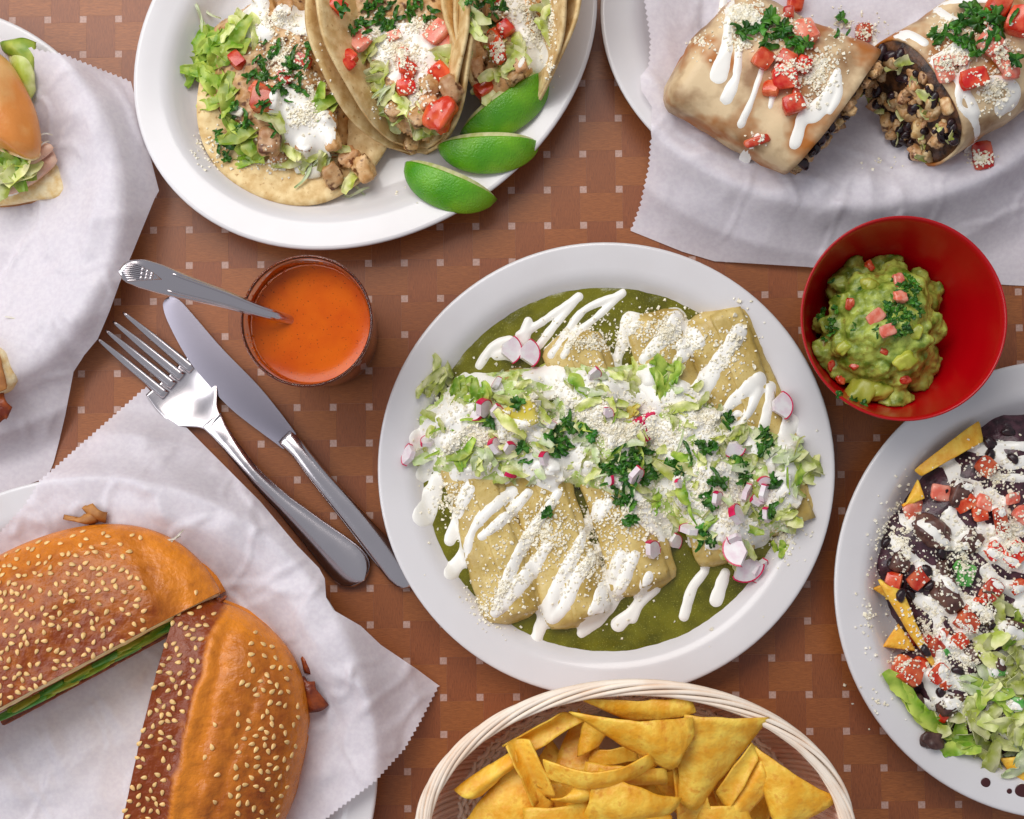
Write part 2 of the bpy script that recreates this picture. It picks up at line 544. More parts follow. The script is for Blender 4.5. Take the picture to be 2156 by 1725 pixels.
def piece(kind, var, matname):
    key = (kind, var, matname)
    if key in _pc: return _pc[key]
    r = random.Random(var * 31 + sum(map(ord, kind)))
    sharp = None
    if kind == 'cube':
        V, F = cube_blob((r.uniform(.85, 1.1), r.uniform(.7, 1.0), r.uniform(.6, .85)), p=6, n=4, amp=0.16, seed=var * 1.7 + 1)
        sharp = 50
    elif kind == 'strip':
        V, F = cube_blob((1.5, .55, .45), p=6, n=4, amp=0.15, seed=var * 1.7 + 40)
    elif kind == 'chunk':
        V, F = cube_blob((1.15, .85, .72), p=3.2, n=6, amp=0.36, seed=var * 2.1 + 3); V = V * (1 + .1 * fbm(V, 2.6, 2, var + 9))[:, None]
    elif kind == 'slab':
        V, F = cube_blob((1.1, .8, .28), p=7, n=4, amp=0.14, seed=var * 1.3 + 9)
        sharp = 50
    elif kind in ('shred', 'herb_strip', 'thin_shred'):
        n = 18
        L = {'shred': 3.8, 'herb_strip': 1.9, 'thin_shred': 3.6}[kind] * r.uniform(.75, 1.25)
        w = {'shred': .58, 'herb_strip': .25, 'thin_shred': .16}[kind] * r.uniform(.8, 1.25)
        ruf = {'shred': .20, 'herb_strip': .10, 'thin_shred': .05}[kind]
        bend = r.uniform(-1.2, 1.2); tw = r.uniform(-1.3, 1.3); wav = r.uniform(.05, .28); ph = r.uniform(0, 6)
        p = np.zeros(3); rows = []
        for i in range(n):
            t = i / (n - 1)
            a = bend * (t - .5) + .25 * math.sin(5 * t + ph)
            p = p + np.array([math.cos(a), math.sin(a), 0]) * L / (n - 1)
            z = wav * math.sin(7 * t + ph) + .3 * math.sin(math.pi * t)
            ww = w * (0.3 + 0.7 * math.sin(math.pi * min(max(t * .94 + .03, 0), 1)) ** .5)
            rl = tw * (t - .5)
            sd = np.array([-math.sin(a) * math.cos(rl), math.cos(a) * math.cos(rl), math.sin(rl)])
            row = []
            for q in (-1, -.55, 0, .55, 1):
                jag = 1 + (.22 * noise.noise(Vector((t * 9, q * 2, var + ph))) if abs(q) == 1 else 0)
                row.append(p + sd * ww * q * jag + np.array([0, 0, z + ruf * abs(q) ** 1.5 * math.sin((13 + 3 * q) * t + ph * (1 + q)) - .06 * (1 - q * q)]))
            rows.append(row)
        V, F = loft(np.array(rows), False, False, False)
        V, F = sheet_solid(V, F, .035)
        V = V - V.mean(0)
        sharp = 32
    elif kind == 'leaf':
        # three lobed, toothed leaf with a raised middle
        ang = np.linspace(0, 2 * math.pi, 42, endpoint=False)
        rad = .55 + .38 * np.abs(np.cos(1.5 * (ang))) ** .8 + .09 * np.cos(11 * ang) + .05 * np.sin(17 * ang + var)
        rad = rad * np.where(np.abs(ang - math.pi) < .5, .45, 1)
        rings = []
        curl = r.uniform(-.3, .5); cur2 = r.uniform(-.4, .4)
        for k in (0.0, .35, .7, 1.0):
            x, y = rad * k * np.cos(ang), rad * k * np.sin(ang) * r.uniform(.85, .9)
            z = curl * x * x + cur2 * y * x + .12 * np.sin(5 * ang + var) * k
            rings.append(np.stack([x, y, z], 1))
        V, F = loft(rings, True, False, False)
        V, F = sheet_solid(V, F, .03)
    elif kind == 'radish':
        # wedge of a disc: white with a rind that is a mesh of its own (see radish())
        V, F = cube_blob((1.1, .8, .3), p=8, n=4, amp=0.1, seed=var + 70)
    elif kind == 'seed':
        V, F = ico(2)
        V = V.copy(); V[:, 1] *= (.62 - .25 * V[:, 0]); V[:, 2] *= .38
    elif kind == 'bean':
        V, F = ico(2)
        V = V * np.array([1.25, .8, .7]); V[:, 1] += .22 * V[:, 0] ** 2
    else:
        raise ValueError(kind)
    me = mesh(kind + '_mesh', np.asarray(V) * 20.0, F, MAT[matname], True, sharp)
    _pc[key] = me
    return me


def drop(name, kind, mat, parent, surf, x, y, size, n=1, spread=0, tilt=.35, lift=.35, zg=90, rz=None, nvar=5, **kw):
    """lay n pieces on the surface seen at (x, y)"""
    last = None
    for _ in range(n):
        a, q = R.uniform(0, 6.28), spread * math.sqrt(R.random())
        p = surf.at(x + q * math.cos(a), y + q * math.sin(a), zg)
        s = size * R.uniform(.8, 1.2)
        last = place(name, piece(kind, R.randrange(nvar), mat), parent, p + np.array([0, 0, lift * s]),
                     (R.uniform(-tilt, tilt), R.uniform(-tilt, tilt), R.uniform(0, 6.28) if rz is None else rz), s, **kw)
        if kind in ('cube', 'strip', 'chunk', 'slab'):
            co = np.array([v.co[:] for v in last.data.vertices]) / S * s / 20.0
            surf.wait.append((co @ np.array(last.rotation_euler.to_matrix()).T + p + np.array([0, 0, lift * s]), [list(q_.vertices) for q_ in last.data.polygons]))
    return last


def drizzle(name, parent, strokes, surf, zg, step=3.0, hgt=5.0, blur_s=2.0, mat='crema', seed=0.0, **kw):
    surf.commit()
    hgt = hgt * .42
    segs = []
    for st in strokes:
        pts = np.array(st[0], float); w = st[1]
        w = np.array([w] * len(pts) if np.isscalar(w) else np.interp(np.linspace(0, 1, len(pts)), np.linspace(0, 1, len(w)), w), float)
        Wp = np.array([np.append(surf.at(p[0], p[1], zg)[:2], q) for p, q in zip(pts, w)])
        segs.append(cr(Wp, max(6, len(pts) * 6)) if len(Wp) > 1 else np.concatenate([Wp, Wp + [1, 1, 0]]))
    A = np.concatenate(segs)
    x = np.arange(A[:, 0].min() - 40, A[:, 0].max() + 40, step)
    y = np.arange(A[:, 1].min() - 40, A[:, 1].max() + 40, step)
    X, Y = np.meshgrid(x, y)
    T = np.full(X.shape, -30.0)
    for k, sg in enumerate(segs):
        i0, i1 = np.searchsorted(x, [sg[:, 0].min() - 45, sg[:, 0].max() + 45])
        j0, j1 = np.searchsorted(y, [sg[:, 1].min() - 45, sg[:, 1].max() + 45])
        xs, ys = X[j0:j1, i0:i1], Y[j0:j1, i0:i1]
        best = np.full(xs.shape, -30.0)
        for a, b in zip(sg[:-1], sg[1:]):
            e = b[:2] - a[:2]
            t = np.clip(((xs - a[0]) * e[0] + (ys - a[1]) * e[1]) / (e @ e + 1e-6), 0, 1)
            d = np.hypot(xs - a[0] - t * e[0], ys - a[1] - t * e[1])
            hw = (a[2] + (b[2] - a[2]) * t) / 2 * 1.12
            hw = hw * (1 + .26 * noise.noise(Vector((a[0] * .05, a[1] * .05, seed + k))))
            u = d / hw
            best = np.maximum(best, np.where(u < 1, np.minimum(hgt, hw * .55) * np.clip(1 - u * u, 0, 1) ** .75, -(d - hw) * .9))
        T[j0:j1, i0:i1] = np.maximum(T[j0:j1, i0:i1], best)
    T = np.where(T > -12, T, -12)
    Pn = T > -9
    T = blur(T, .7)
    H = np.full(X.shape, -1e9)
    jj, ii = np.nonzero(T > -10.5)
    for j, i in zip(jj, ii): H[j, i] = surf.h(X[j, i], Y[j, i])
    m = H > -1e8
    Hf = np.where(m, H, 0); Wt = blur(m.astype(float), blur_s) + 1e-6
    Hs = blur(Hf, blur_s) / Wt
    Z = np.maximum(Hs, np.where(m, H - 2.5, Hs)) + T + .8
    F, used = grid_faces((T > -7) & m)
    V = np.stack([X, Y, Z], -1).reshape(-1, 3)[used]
    o = build(name, V, F, MAT[mat], parent, **kw)
    surf.add(V, F)
    return o


def crumbs(name, parent, zones, surf, zg=90, smin=1.0, smax=2.7, mat='cheese', seed=3, **kw):
    """crumbled cheese: zones of (x, y, rx, ry, angle, count)"""
    r = random.Random(seed)
    surf.commit()
    Vi = np.array([[x_, y_, z_] for x_ in (-1, 1) for y_ in (-1, 1) for z_ in (-1, 1)], float) * .8
    Fi = [[0, 1, 3, 2], [4, 6, 7, 5], [0, 4, 5, 1], [2, 3, 7, 6], [0, 2, 6, 4], [1, 5, 7, 3]]
    parts = []
    for (x, y, rx, ry, an, cnt) in zones:
        for _ in range(int(cnt * 1.5)):
            q = abs(r.gauss(0, .55)); a = r.uniform(0, 6.28)
            if q > 1.25: continue
            u, v = rx * q * math.cos(a), ry * q * math.sin(a)
            X = x + u * math.cos(an) - v * math.sin(an); Y = y + u * math.sin(an) + v * math.cos(an)
            p = surf.at(X, Y, zg)
            s = r.uniform(smin, smax) * (1.0 if r.random() < .9 else 1.5)
            V = (Vi + np.array([[r.uniform(-.45, .45) for _ in range(3)] for _ in range(8)])) * s * np.array([r.uniform(.7, 1.25), r.uniform(.7, 1.2), r.uniform(.6, 1.0)])
            V = V @ np.array(Euler((r.uniform(-.6, .6), r.uniform(-.6, .6), r.uniform(0, 6.28))).to_matrix()).T
            parts.append((V + p + np.array([0, 0, s * .45]), Fi))
    V, F = join(parts)
    return build(name, V, F, MAT[mat], parent, smooth=False, kind='stuff', **kw)
# ---------------------------------------------------------------- table
PITCH, GAP, OX, OY = 76.2, 14.5, -27.3, 2.2
RIMZ = 84.0
PROFILE = [(0, 80), (2, 84), (7, 85), (30, 80), (62, 74), (82, 60), (104, 34), (128, 21), (160, 17)]   # distance in from the rim, height
PL = {}


def plate_spec(key, cx, cy, a, b, rot=0.0, well=17.0):
    k = (FOC - RIMZ) / FOC
    PL[key] = dict(c=U(cx, cy, RIMZ), a=a * k, b=b * k, rot=rot, well=well)


plate_spec('taco', 769, 85, 522, 421, math.radians(31))
plate_spec('enchilada', 1276, 986, 481, 479)
plate_spec('burrito', 1790, 20, 532, 432)
plate_spec('nacho', 2240, 1240, 478, 478)
plate_spec('burger', 190, 1610, 602, 602)
plate_spec('sandwich', -160, 430, 432, 432)


def plate_d(k, X, Y):
    """distance in from the rim (negative outside)"""
    p = PL[k]
    dx, dy = X - p['c'][0], Y - p['c'][1]
    cs, sn = math.cos(p['rot']), math.sin(p['rot'])
    x, y = dx * cs + dy * sn, -dx * sn + dy * cs
    r = np.sqrt((x / p['a']) ** 2 + (y / p['b']) ** 2) + 1e-6
    return (1 - r) * np.hypot(x, y) / r


def plate_z(k, X, Y):
    d = plate_d(k, X, Y)
    xs, zs = zip(*PROFILE)
    return np.interp(d, xs, zs)


def make_plate(k, label):
    p = PL[k]
    prof = [(0, 80), (1, 83), (4, 85.3), (9, 85), (30, 80), (50, 77), (62, 74), (72, 68), (82, 59), (93, 46), (104, 34), (116, 25), (128, 21), (160, 17.5), (260, 17), (900, 17)]
    under = [(900, 3), (190, 3), (184, 0.3), (172, 0.3), (166, 5), (130, 9), (104, 22), (80, 48), (62, 62), (30, 71), (6, 76), (1, 78)]
    n = 128
    rings = []
    th = np.linspace(0, 2 * math.pi, n, endpoint=False)
    cs, sn = math.cos(p['rot']), math.sin(p['rot'])
    for d, z in prof + under:
        a, b = p['a'] - d, p['b'] - d
        if d >= 900: a = b = 2
        x, y = a * np.cos(th), b * np.sin(th)
        rings.append(np.stack([p['c'][0] + x * cs - y * sn, p['c'][1] + x * sn + y * cs, np.full(n, z)], 1))
    # walk from the middle of the well out over the rim and back underneath
    rings = rings[:len(prof)][::-1] + rings[len(prof):][::-1]
    V, F = loft(rings, True, True, True)
    F = [f[::-1] for f in F]
    return build('plate', V, F, MAT['china'], label=label, cat='plate', sharp=60, group='white plates on the table'), (V, F)


def seen_table(x, y):
    return all(plate_d(k, x, y) < 75 for k in PL)


tb = 3000
V = np.array([[-tb, -2300, -120], [tb, -2300, -120], [tb, 2300, -120], [-tb, 2300, -120], [-tb, -2300, -.4], [tb, -2300, -.4], [tb, 2300, -.4], [-tb, 2300, -.4]], float)
Fb = [[3, 2, 1, 0], [4, 5, 6, 7], [0, 1, 5, 4], [1, 2, 6, 5], [2, 3, 7, 6], [3, 0, 4, 7]]
table = build('tabletop', V, Fb, MAT['inlay'], smooth=False)
tag(table, 'brown wood print tabletop woven with small pale squares', kind='structure')


def slab_mesh(w, h, nm, mat):
    w, h = w / 2 - .12, h / 2 - .12
    q = [(-w, -h), (w, -h), (w, h), (-w, h)]
    V = [(x, y, -.5) for x, y in q] + [(x, y, .1) for x, y in q]
    return V, Fb


ref = U(217, 81)
ri, rj = math.floor((ref[0] - OX) / PITCH), math.floor((ref[1] - OY) / PITCH)
hm = slab_mesh(PITCH + GAP, PITCH - GAP, 'strip_across', 'veneer_h')
vm = slab_mesh(PITCH - GAP, PITCH + GAP, 'strip_along', 'veneer_v')
hme, vme = mesh('strip_across', *hm, MAT['veneer_h'], False), mesh('strip_along', *vm, MAT['veneer_v'], False)
rest_h, rest_v = [], []
cells = []
for i in range(-34, 35):
    for j in range(-27, 28):
        x, y = OX + (i + .5) * PITCH, OY + (j + .5) * PITCH
        vert = (i + j - ri - rj) % 2 == 0
        inside = abs(x) < 1130 and -960 < y < 1010
        cells.append((x, y, vert, inside and seen_table(x, y)))
near = sorted([q for q in cells if q[3]], key=lambda q: math.hypot(q[0] / 1078, q[1] / 862))[:295]
ids = {(round(q[0], 1), round(q[1], 1)) for q in near}
for x, y, vert, vis in cells:
    if (round(x, 1), round(y, 1)) in ids:
        place('veneer_strip', vme if vert else hme, table, (x, y, 0))
    else:
        src = vm if vert else hm
        (rest_v if vert else rest_h).append((np.array(src[0]) + [x, y, 0], src[1]))
build('veneer_strip_field', *join(rest_h), MAT['veneer_h'], table, smooth=False, kind='stuff')
build('veneer_strip_field', *join(rest_v), MAT['veneer_v'], table, smooth=False, kind='stuff')

# ---------------------------------------------------------------- plates
SF = {k: Surf() for k in PL}
for k, lb in (('taco', 'oval white plate holding three tacos and lime wedges'),
              ('enchilada', 'round white plate of enchiladas in green sauce, middle of the table'),
              ('burrito', 'white plate under waxed paper holding the cut burrito'),
              ('nacho', 'white plate of black bean nachos at the right edge'),
              ('burger', 'large white plate under the sesame bun sandwich paper'),
              ('sandwich', 'white plate under paper at the left edge beside pale roll sandwich')):
    o, vf = make_plate(k, lb)
    SF[k].add(*vf)


# ---------------------------------------------------------------- waxed papers
def zigzag(a, b, pitch=11.0, depth=4.5):
    a, b = np.array(a, float), np.array(b, float)
    L = np.linalg.norm(b - a); n = max(2, int(L / pitch))
    nrm = np.array([-(b - a)[1], (b - a)[0]]) / L
    out = []
    for i in range(n):
        out.append(a + (b - a) * (i / n) - nrm * depth * .5)
        out.append(a + (b - a) * ((i + .5) / n) + nrm * depth * .5)
    return out


def paper(label, k, outline, folds, reach=150, seed=0.0, step=6.5, amp=5.0, lift=2.5):
    # height against distance in from the rim: lies on the table, climbs over the rim, spans the slope, rests in the well
    DD = np.arange(-400, 700, 2.0)
    t_ = np.clip(-DD / reach, 0, 1)
    zo_ = 2.0 + (RIMZ + lift + 4) * (1 - t_) ** 1.7 * (1 - .25 * np.sin(t_ * 3.14))
    zi_ = np.interp(DD, [q[0] for q in PROFILE], [q[1] for q in PROFILE]) + lift
    zi_ = np.where(DD > 50, np.maximum(zi_ + 3, 80 - (DD - 50) * .36), zi_ + 3)
    ZZ = np.where(DD > 0, np.minimum(zi_, RIMZ + lift + 5), zo_)
    kr = np.exp(-.5 * (np.arange(-30, 31) * 2 / 9.0) ** 2); kr /= kr.sum()
    ZZ = np.convolve(np.pad(ZZ, 30, mode='edge'), kr, mode='valid')
    ZZ = np.maximum(ZZ, np.where(DD > 0, np.interp(DD, [q[0] for q in PROFILE], [q[1] for q in PROFILE]) + 1.2, 1.5))

    def drape(X, Y):
        d = plate_d(k, X, Y)
        z = np.interp(d, DD, ZZ)
        P = np.stack([X, Y, np.zeros_like(X)], 1)
        nz = fbm(P, 0.008, 2, seed); rz = 1 - 2 * np.abs(fbm(P, 0.0065, 2, seed + 9))
        room = np.clip((z - 1.5) / 16, 0, 1)
        z = z + amp * room * (nz * .15) * np.where(d > 210, .45, 1)
        # crumples: straight creases running every way, bent by slow noise
        wx = 30 * nz
        cz = 0
        for q in range(5):
            an = seed * 1.7 + q * 2.4
            wl = (330, 240, 190, 420, 150)[q]
            ph = (X * math.cos(an) + Y * math.sin(an) + wx * (1 + .3 * q)) / wl + seed + .37 * q
            tri = np.abs(ph - np.floor(ph) - .5) * 2
            dl = np.abs(ph - np.floor(ph) - .5) * wl
            brk = np.clip(.5 + 1.6 * np.sin(.011 * (X * math.sin(an) - Y * math.cos(an)) + q * 2.1 + 3 * nz), 0, 1)
            cz = cz + (15, 11, 9, 17, 6)[q] * tri + 6.0 * brk * np.maximum(0, 1 - dl / 13)
        z = z + cz * np.maximum(room, .04) * np.where(d > 210, .7, 1) * (amp / 6)
        for (x0, y0, x1, y1, am, w) in folds:
            a, b = U(x0, y0, 40)[:2], U(x1, y1, 40)[:2]
            e = b - a; L2 = e @ e
            s = ((X - a[0]) * e[0] + (Y - a[1]) * e[1]) / L2
            t = np.clip(s, 0, 1)
            dd = np.hypot(X - a[0] - t * e[0], Y - a[1] - t * e[1])
            z = z + am * np.maximum(0, 1 - dd / w) ** 1.4 * np.clip(1.25 - np.abs(2 * t - 1), 0, 1)
        return np.maximum(z, np.maximum(1.6, np.where(d > -6, plate_z(k, X, Y) + 1.2, 0)))
    pts = []
    n = len(outline)
    for i in range(n):
        a, b = outline[i], outline[(i + 1) % n]
        if len(a) > 2 and a[2]:
            pts += zigzag(a[:2], b[:2])
        else:
            L = math.dist(a[:2], b[:2]); m = max(1, int(L / 12))
            pts += [np.array(a[:2], float) + (np.array(b[:2], float) - np.array(a[:2], float)) * j / m for j in range(m)]
    B = []
    for p in pts:
        z = 30.0
        for _ in range(5):
            q = U(p[0], p[1], z)
            z = .5 * z + .5 * float(drape(np.array([q[0]]), np.array([q[1]]))[0])
        B.append(q[:2])
    B = np.array(B)
    gx = np.arange(B[:, 0].min(), B[:, 0].max(), step); gy = np.arange(B[:, 1].min(), B[:, 1].max(), step)
    X, Y = np.meshgrid(gx, gy)
    X = X + (np.arange(len(gy)) % 2)[:, None] * step / 2
    D = sdist(X, Y, B)
    m = D > step * .55
    I = np.stack([X[m], Y[m]], 1)
    # keep only the sheet near the frame
    allp = np.concatenate([B, I])
    nb = len(B)
    res = geometry.delaunay_2d_cdt([Vector(p) for p in allp], [(i, (i + 1) % nb) for i in range(nb)], [list(range(nb))], 1, 0.001)
    P2 = np.array([v[:] for v in res[0]])
    F = [list(f) for f in res[2]]
    Z = drape(P2[:, 0], P2[:, 1])
    V = np.column_stack([P2, Z])
    F = [f if np.cross(V[f[1]] - V[f[0]], V[f[2]] - V[f[0]])[2] > 0 else f[::-1] for f in F]
    o = build('waxed_paper', V, F, MAT['paper'], label=label, cat='paper', group='waxed paper sheets')
    SF[k].add(V, F)
    return o


Z1 = True
paper('crumpled waxed paper with toothed edge under pale roll sandwich, left edge', 'sandwich',
      [(-420, 60), (0, 82, Z1), (80, 107, Z1), (138, 117, Z1), (276, 172), (335, 402), (326, 418), (276, 540), (252, 596), (230, 658), (206, 714), (178, 748), (155, 783),
       (146, 830), (137, 876), (124, 930), (112, 975), (100, 1005), (0, 1042), (-420, 1090)],
      [(200, 248, 235, 330, 9, 34), (150, 270, 200, 248, 8, 30), (240, 400, 200, 560, 8, 40), (170, 480, 300, 470, 5, 26), (130, 640, 205, 714, 16, 46), (90, 640, 130, 725, 12, 40),
       (60, 800, 110, 940, 9, 40), (90, 600, 170, 560, 8, 34), (0, 600, 90, 640, 8, 40), (140, 340, 180, 420, 6, 30)], reach=140, seed=2.0, amp=6)
paper('crumpled waxed paper with toothed corners under the sesame bun sandwich', 'burger',
      [(307, 814), (430, 938), (547, 1055), (627, 1150), (672, 1196), (684, 1218), (687, 1258), (702, 1284), (719, 1294), (760, 1318), (802, 1358), (876, 1408), (924, 1444, Z1), (886, 1518, Z1), (852, 1577, Z1), (792, 1643, Z1), (719, 1698, Z1), (640, 1760),
       (300, 2050), (-300, 1900), (-300, 1340), (0, 1122, Z1), (53, 1065, Z1), (86, 1012, Z1)],
      [(300, 1010, 350, 1040, 14, 30), (350, 1040, 375, 1110, 12, 36), (500, 1000, 560, 1080, 8, 40), (630, 1230, 480, 1300, 12, 46), (684, 1218, 640, 1330, 14, 50),
       (760, 1400, 800, 1520, 9, 40), (700, 1400, 790, 1440, 12, 30), (640, 1350, 740, 1480, 9, 44), (220, 1560, 120, 1640, 9, 36), (90, 1500, 140, 1640, 8, 30), (200, 1450, 280, 1560, 7, 34),
       (30, 1680, 150, 1650, 9, 40), (740, 1400, 760, 1405, 9, 22), (0, 1640, 60, 1700, 10, 50), (280, 900, 340, 960, 6, 40), (60, 1080, 130, 1110, 10, 30)], reach=150, seed=5.0, amp=6)
paper('waxed paper sheet with toothed edge draped under the cut burrito', 'burrito',
      [(1356, -400, Z1), (1356, 0, Z1), (1369, 84, Z1), (1366, 140), (1348, 162), (1350, 192), (1372, 226), (1370, 293, Z1), (1366, 350, Z1), (1348, 432, Z1), (1328, 486), (1437, 530), (1504, 550), (1697, 562), (1900, 580), (2120, 600), (2330, 610), (2400, -400)],
      [(1400, 210, 1480, 270, 14, 26), (1355, 170, 1400, 210, 10, 24), (1810, 340, 1820, 450, 12, 40), (1870, 400, 1890, 450, 9, 30), (1620, 420, 1700, 400, 8, 36), (1500, 330, 1440, 350, 8, 30),
       (1700, 430, 1740, 400, 8, 30), (1560, 300, 1640, 420, 6, 40), (1730, 440, 1780, 450, 10, 24), (2050, 390, 2150, 360, 9, 40), (1440, 290, 1500, 300, 9, 26)], reach=150, seed=8.0, amp=4)
# ---------------------------------------------------------------- salsa glass, spoon, fork, knife
def ring(cx, cy, r, z, n=64, a0=0.0):
    th = np.linspace(0, 2 * math.pi, n, endpoint=False) + a0
    return np.stack([cx + r * np.cos(th), cy + r * np.sin(th), np.full(n, z)], 1)


def lathe(cx, cy, prof, n=64, closed_profile=False):
    rings = [ring(cx, cy, r, z, n) for r, z in prof]
    if closed_profile:
        V, F = loft(rings, True, False, False)
        m = len(prof)
        for j in range(n):
            k = (j + 1) % n
            F.append([(m - 1) * n + j, (m - 1) * n + k, k, j])
        return V, F
    return loft(rings, True, True, True)


GZ = 300.0
gc = U(645, 676, GZ)
gk = (FOC - GZ) / FOC
gr = 141 * gk
glass = thing('salsa_glass', 'clear glass tumbler full of orange salsa with a spoon in it', 'glass', (gc[0], gc[1], 0))
outer = [(gr * .80, 0.5), (gr * .83, 3), (gr * .845, 20), (gr * .90, 120), (gr * .955, 220), (gr * .985, GZ - 12), (gr, GZ - 4), (gr * .992, GZ)]
inner = [(gr * .968, GZ), (gr * .955, GZ - 4), (gr * .945, GZ - 14), (gr * .91, 220), (gr * .84, 120), (gr * .79, 32), (gr * .76, 26)]
V, F = lathe(gc[0], gc[1], [(2, .5)] + outer + inner + [(2, 25)], 80)
F = [f[::-1] for f in F] if False else F
build('tumbler', V, F, MAT['glass'], glass)
SZ = 240.0
sr = np.interp(SZ, [120, 220, GZ - 14], [gr * .84, gr * .91, gr * .945]) + .8
prof = [(2, 24)] + [(gr * .765, 25.2), (gr * .795, 32)] + [(gr * .84 + .8, 120), (gr * .91 + .8, 220), (sr, SZ - 1), (sr - .4, SZ + 2), (sr - 5, SZ), (sr * .7, SZ - .5), (2, SZ - .5)]
V, F = lathe(gc[0], gc[1], prof, 80)
salsa = build('salsa', V, F, MAT['salsa'], label='smooth orange salsa filling the glass tumbler', cat='salsa')
SV = (V, F)
# salsa smeared on the inside of the glass above the surface
rs = random.Random(5)
parts = []
Vi, Fi = ico(1)
th = np.linspace(0, 2 * math.pi, 96, endpoint=False)
rr_ = []
for q in (0, .35, .7, 1):
    top = SZ + 4 + 36 * q * (.75 + .25 * np.sin(3 * th + 1) + .18 * np.sin(7 * th))
    rad = np.interp(top, [220, GZ - 14, GZ], [gr * .91, gr * .945, gr * .965]) + .5 * (1 - q) - .3
    rr_.append(np.stack([gc[0] + rad * np.cos(th), gc[1] + rad * np.sin(th), top], 1))
build('salsa_film', *loft(np.array(rr_), True, False, False), MAT['salsa'], salsa)
for _ in range(60):
    a = rs.gauss(2.4, .9); z = rs.uniform(SZ + 2, GZ - 16)
    rr = np.interp(z, [220, GZ - 14], [gr * .91, gr * .945]) - 1.2
    parts.append((Vi * rs.uniform(.8, 2.6) * np.array([1, 1, 1.2]) + [gc[0] + rr * math.cos(a), gc[1] + rr * math.sin(a), z], Fi))
build('salsa_splash', *join(parts), MAT['salsa'], salsa, kind='stuff')


def blade_loft(path, width, thick, bow=0.0, n=16, expo=2.4, keel=0.0):
    """bar along a path; width across, thickness up; bow lifts the middle line"""
    P = np.asarray(path, float)
    T = np.gradient(P, axis=0); T /= np.linalg.norm(T, axis=1)[:, None]
    rings = []
    for p, t, w, h, b in zip(P, T, width, thick, np.broadcast_to(bow, (len(P),))):
        a = np.cross((0, 0, 1), t); a /= np.linalg.norm(a)
        u = np.cross(t, a)
        r = []
        for q in np.linspace(0, 2 * math.pi, n, endpoint=False):
            cq, sq = math.cos(q), math.sin(q)
            x = w / 2 * math.copysign(abs(cq) ** (2 / expo), cq)
            y = h / 2 * math.copysign(abs(sq) ** (2 / expo), sq)
            r.append(p + a * x + u * (y + b * (1 - (2 * x / max(w, 1)) ** 2)))
        rings.append(r)
    return loft(rings)


# spoon: handle leans over the rim, bowl deep in the salsa
spoon = thing('spoon', 'silver spoon with shell pattern handle leaning in the salsa glass', 'spoon', U(440, 620, 340))
pts = [U(250, 572, 455), U(300, 577, 440), U(380, 602, 400), U(470, 629, 345), U(545, 655, 292), U(590, 668, 258), U(640, 684, 200), U(670, 694, 140)]
pts = cr(pts, 60)
s = np.linspace(0, 1, 60)
w = np.interp(s, [0, .012, .03, .08, .16, .3, .5, .66, .75, .85, 1], [8, 26, 40, 52, 52, 42, 30, 22, 19, 18, 20])
h = np.interp(s, [0, .05, .3, .7, 1], [6, 9, 9, 12, 12])
V, F = blade_loft(pts, w, h, bow=2.0, n=20)
build('handle', V, F, MAT['steel'], spoon)
d0 = pts[-1]; dirv = (pts[-1] - pts[-6]); dirv /= np.linalg.norm(dirv)
tip = np.array([gc[0] + 30, gc[1] - 30, 42])
bp = cr([d0, (d0 + tip) / 2, tip], 14)
V, F = blade_loft(bp, np.interp(np.linspace(0, 1, 14), [0, .2, .5, .8, 1], [22, 60, 86, 70, 12]), np.full(14, 6), bow=-8, n=16)
build('bowl', V, F, MAT['steel'], spoon)
# raised rim lines down the handle and the ribbed shell at its end
def on_handle(sv, off):
    i = sv * 59
    p = np.array([np.interp(i, range(60), pts[:, k]) for k in range(3)])
    t = pts[min(59, int(i) + 1)] - pts[max(0, int(i) - 1)]; t /= np.linalg.norm(t)
    a = np.cross((0, 0, 1), t); a /= np.linalg.norm(a); u = np.cross(t, a)
    ww, hh = np.interp(i, range(60), w), np.interp(i, range(60), h)
    return p + a * off * ww / 2 + u * (hh / 2 * (1 - abs(off) ** 3) + 2 * (1 - off * off) + 1.3)
for sg in (-1, 1):
    build('ridge', *tube([on_handle(q, sg * .66) for q in np.linspace(.2, .68, 20)], 2.2, 6), MAT['steel'], spoon)
for k in range(9):
    o0 = (k - 4) / 4.6
    l = .1 + .05 * (1 - abs(o0))
    build('shell_rib', *tube([on_handle(.012 + .022 * abs(o0) + q * l, o0 * (.92 - .75 * q)) for q in np.linspace(0, 1, 8)], np.linspace(2.0, 1.0, 8), 6), MAT['steel'], spoon)
for k in range(9):
    build('bead', *blob(on_handle(.085 + .018 * (k % 3), (-.3, 0, .3)[k // 3] * (1 - .2 * (k % 3))), 3.6, 2, 0), MAT['steel'], spoon)

# fork
FZ = 12
fork = thing('dinner_fork', 'steel dinner fork with four tines lying beside the knife', 'fork', U(500, 950, 5))
hp = cr([U(445, 885, 23), U(475, 925, 26), U(545, 1010, 26), U(640, 1102, 20), U(710, 1168, 16), U(768, 1222, 14)], 160)
s = np.linspace(0, 1, 160)
w = np.interp(s, [0, .06, .14, .3, .5, .7, .8, .86, .90, .93, .955, .975, .988, .996, 1], [50, 40, 34, 33, 43, 67, 81, 88, 89, 85, 76, 62, 44, 26, 4])
h = np.interp(s, [0, .15, .3, .7, 1], [10, 14, 16, 12, 7])
V, F = blade_loft(hp, w, h, bow=np.interp(s, [0, .12, .25, 1], [0, 1, 4, 10]), n=22, expo=2.2)
build('handle', V, F, MAT['steel'], fork)
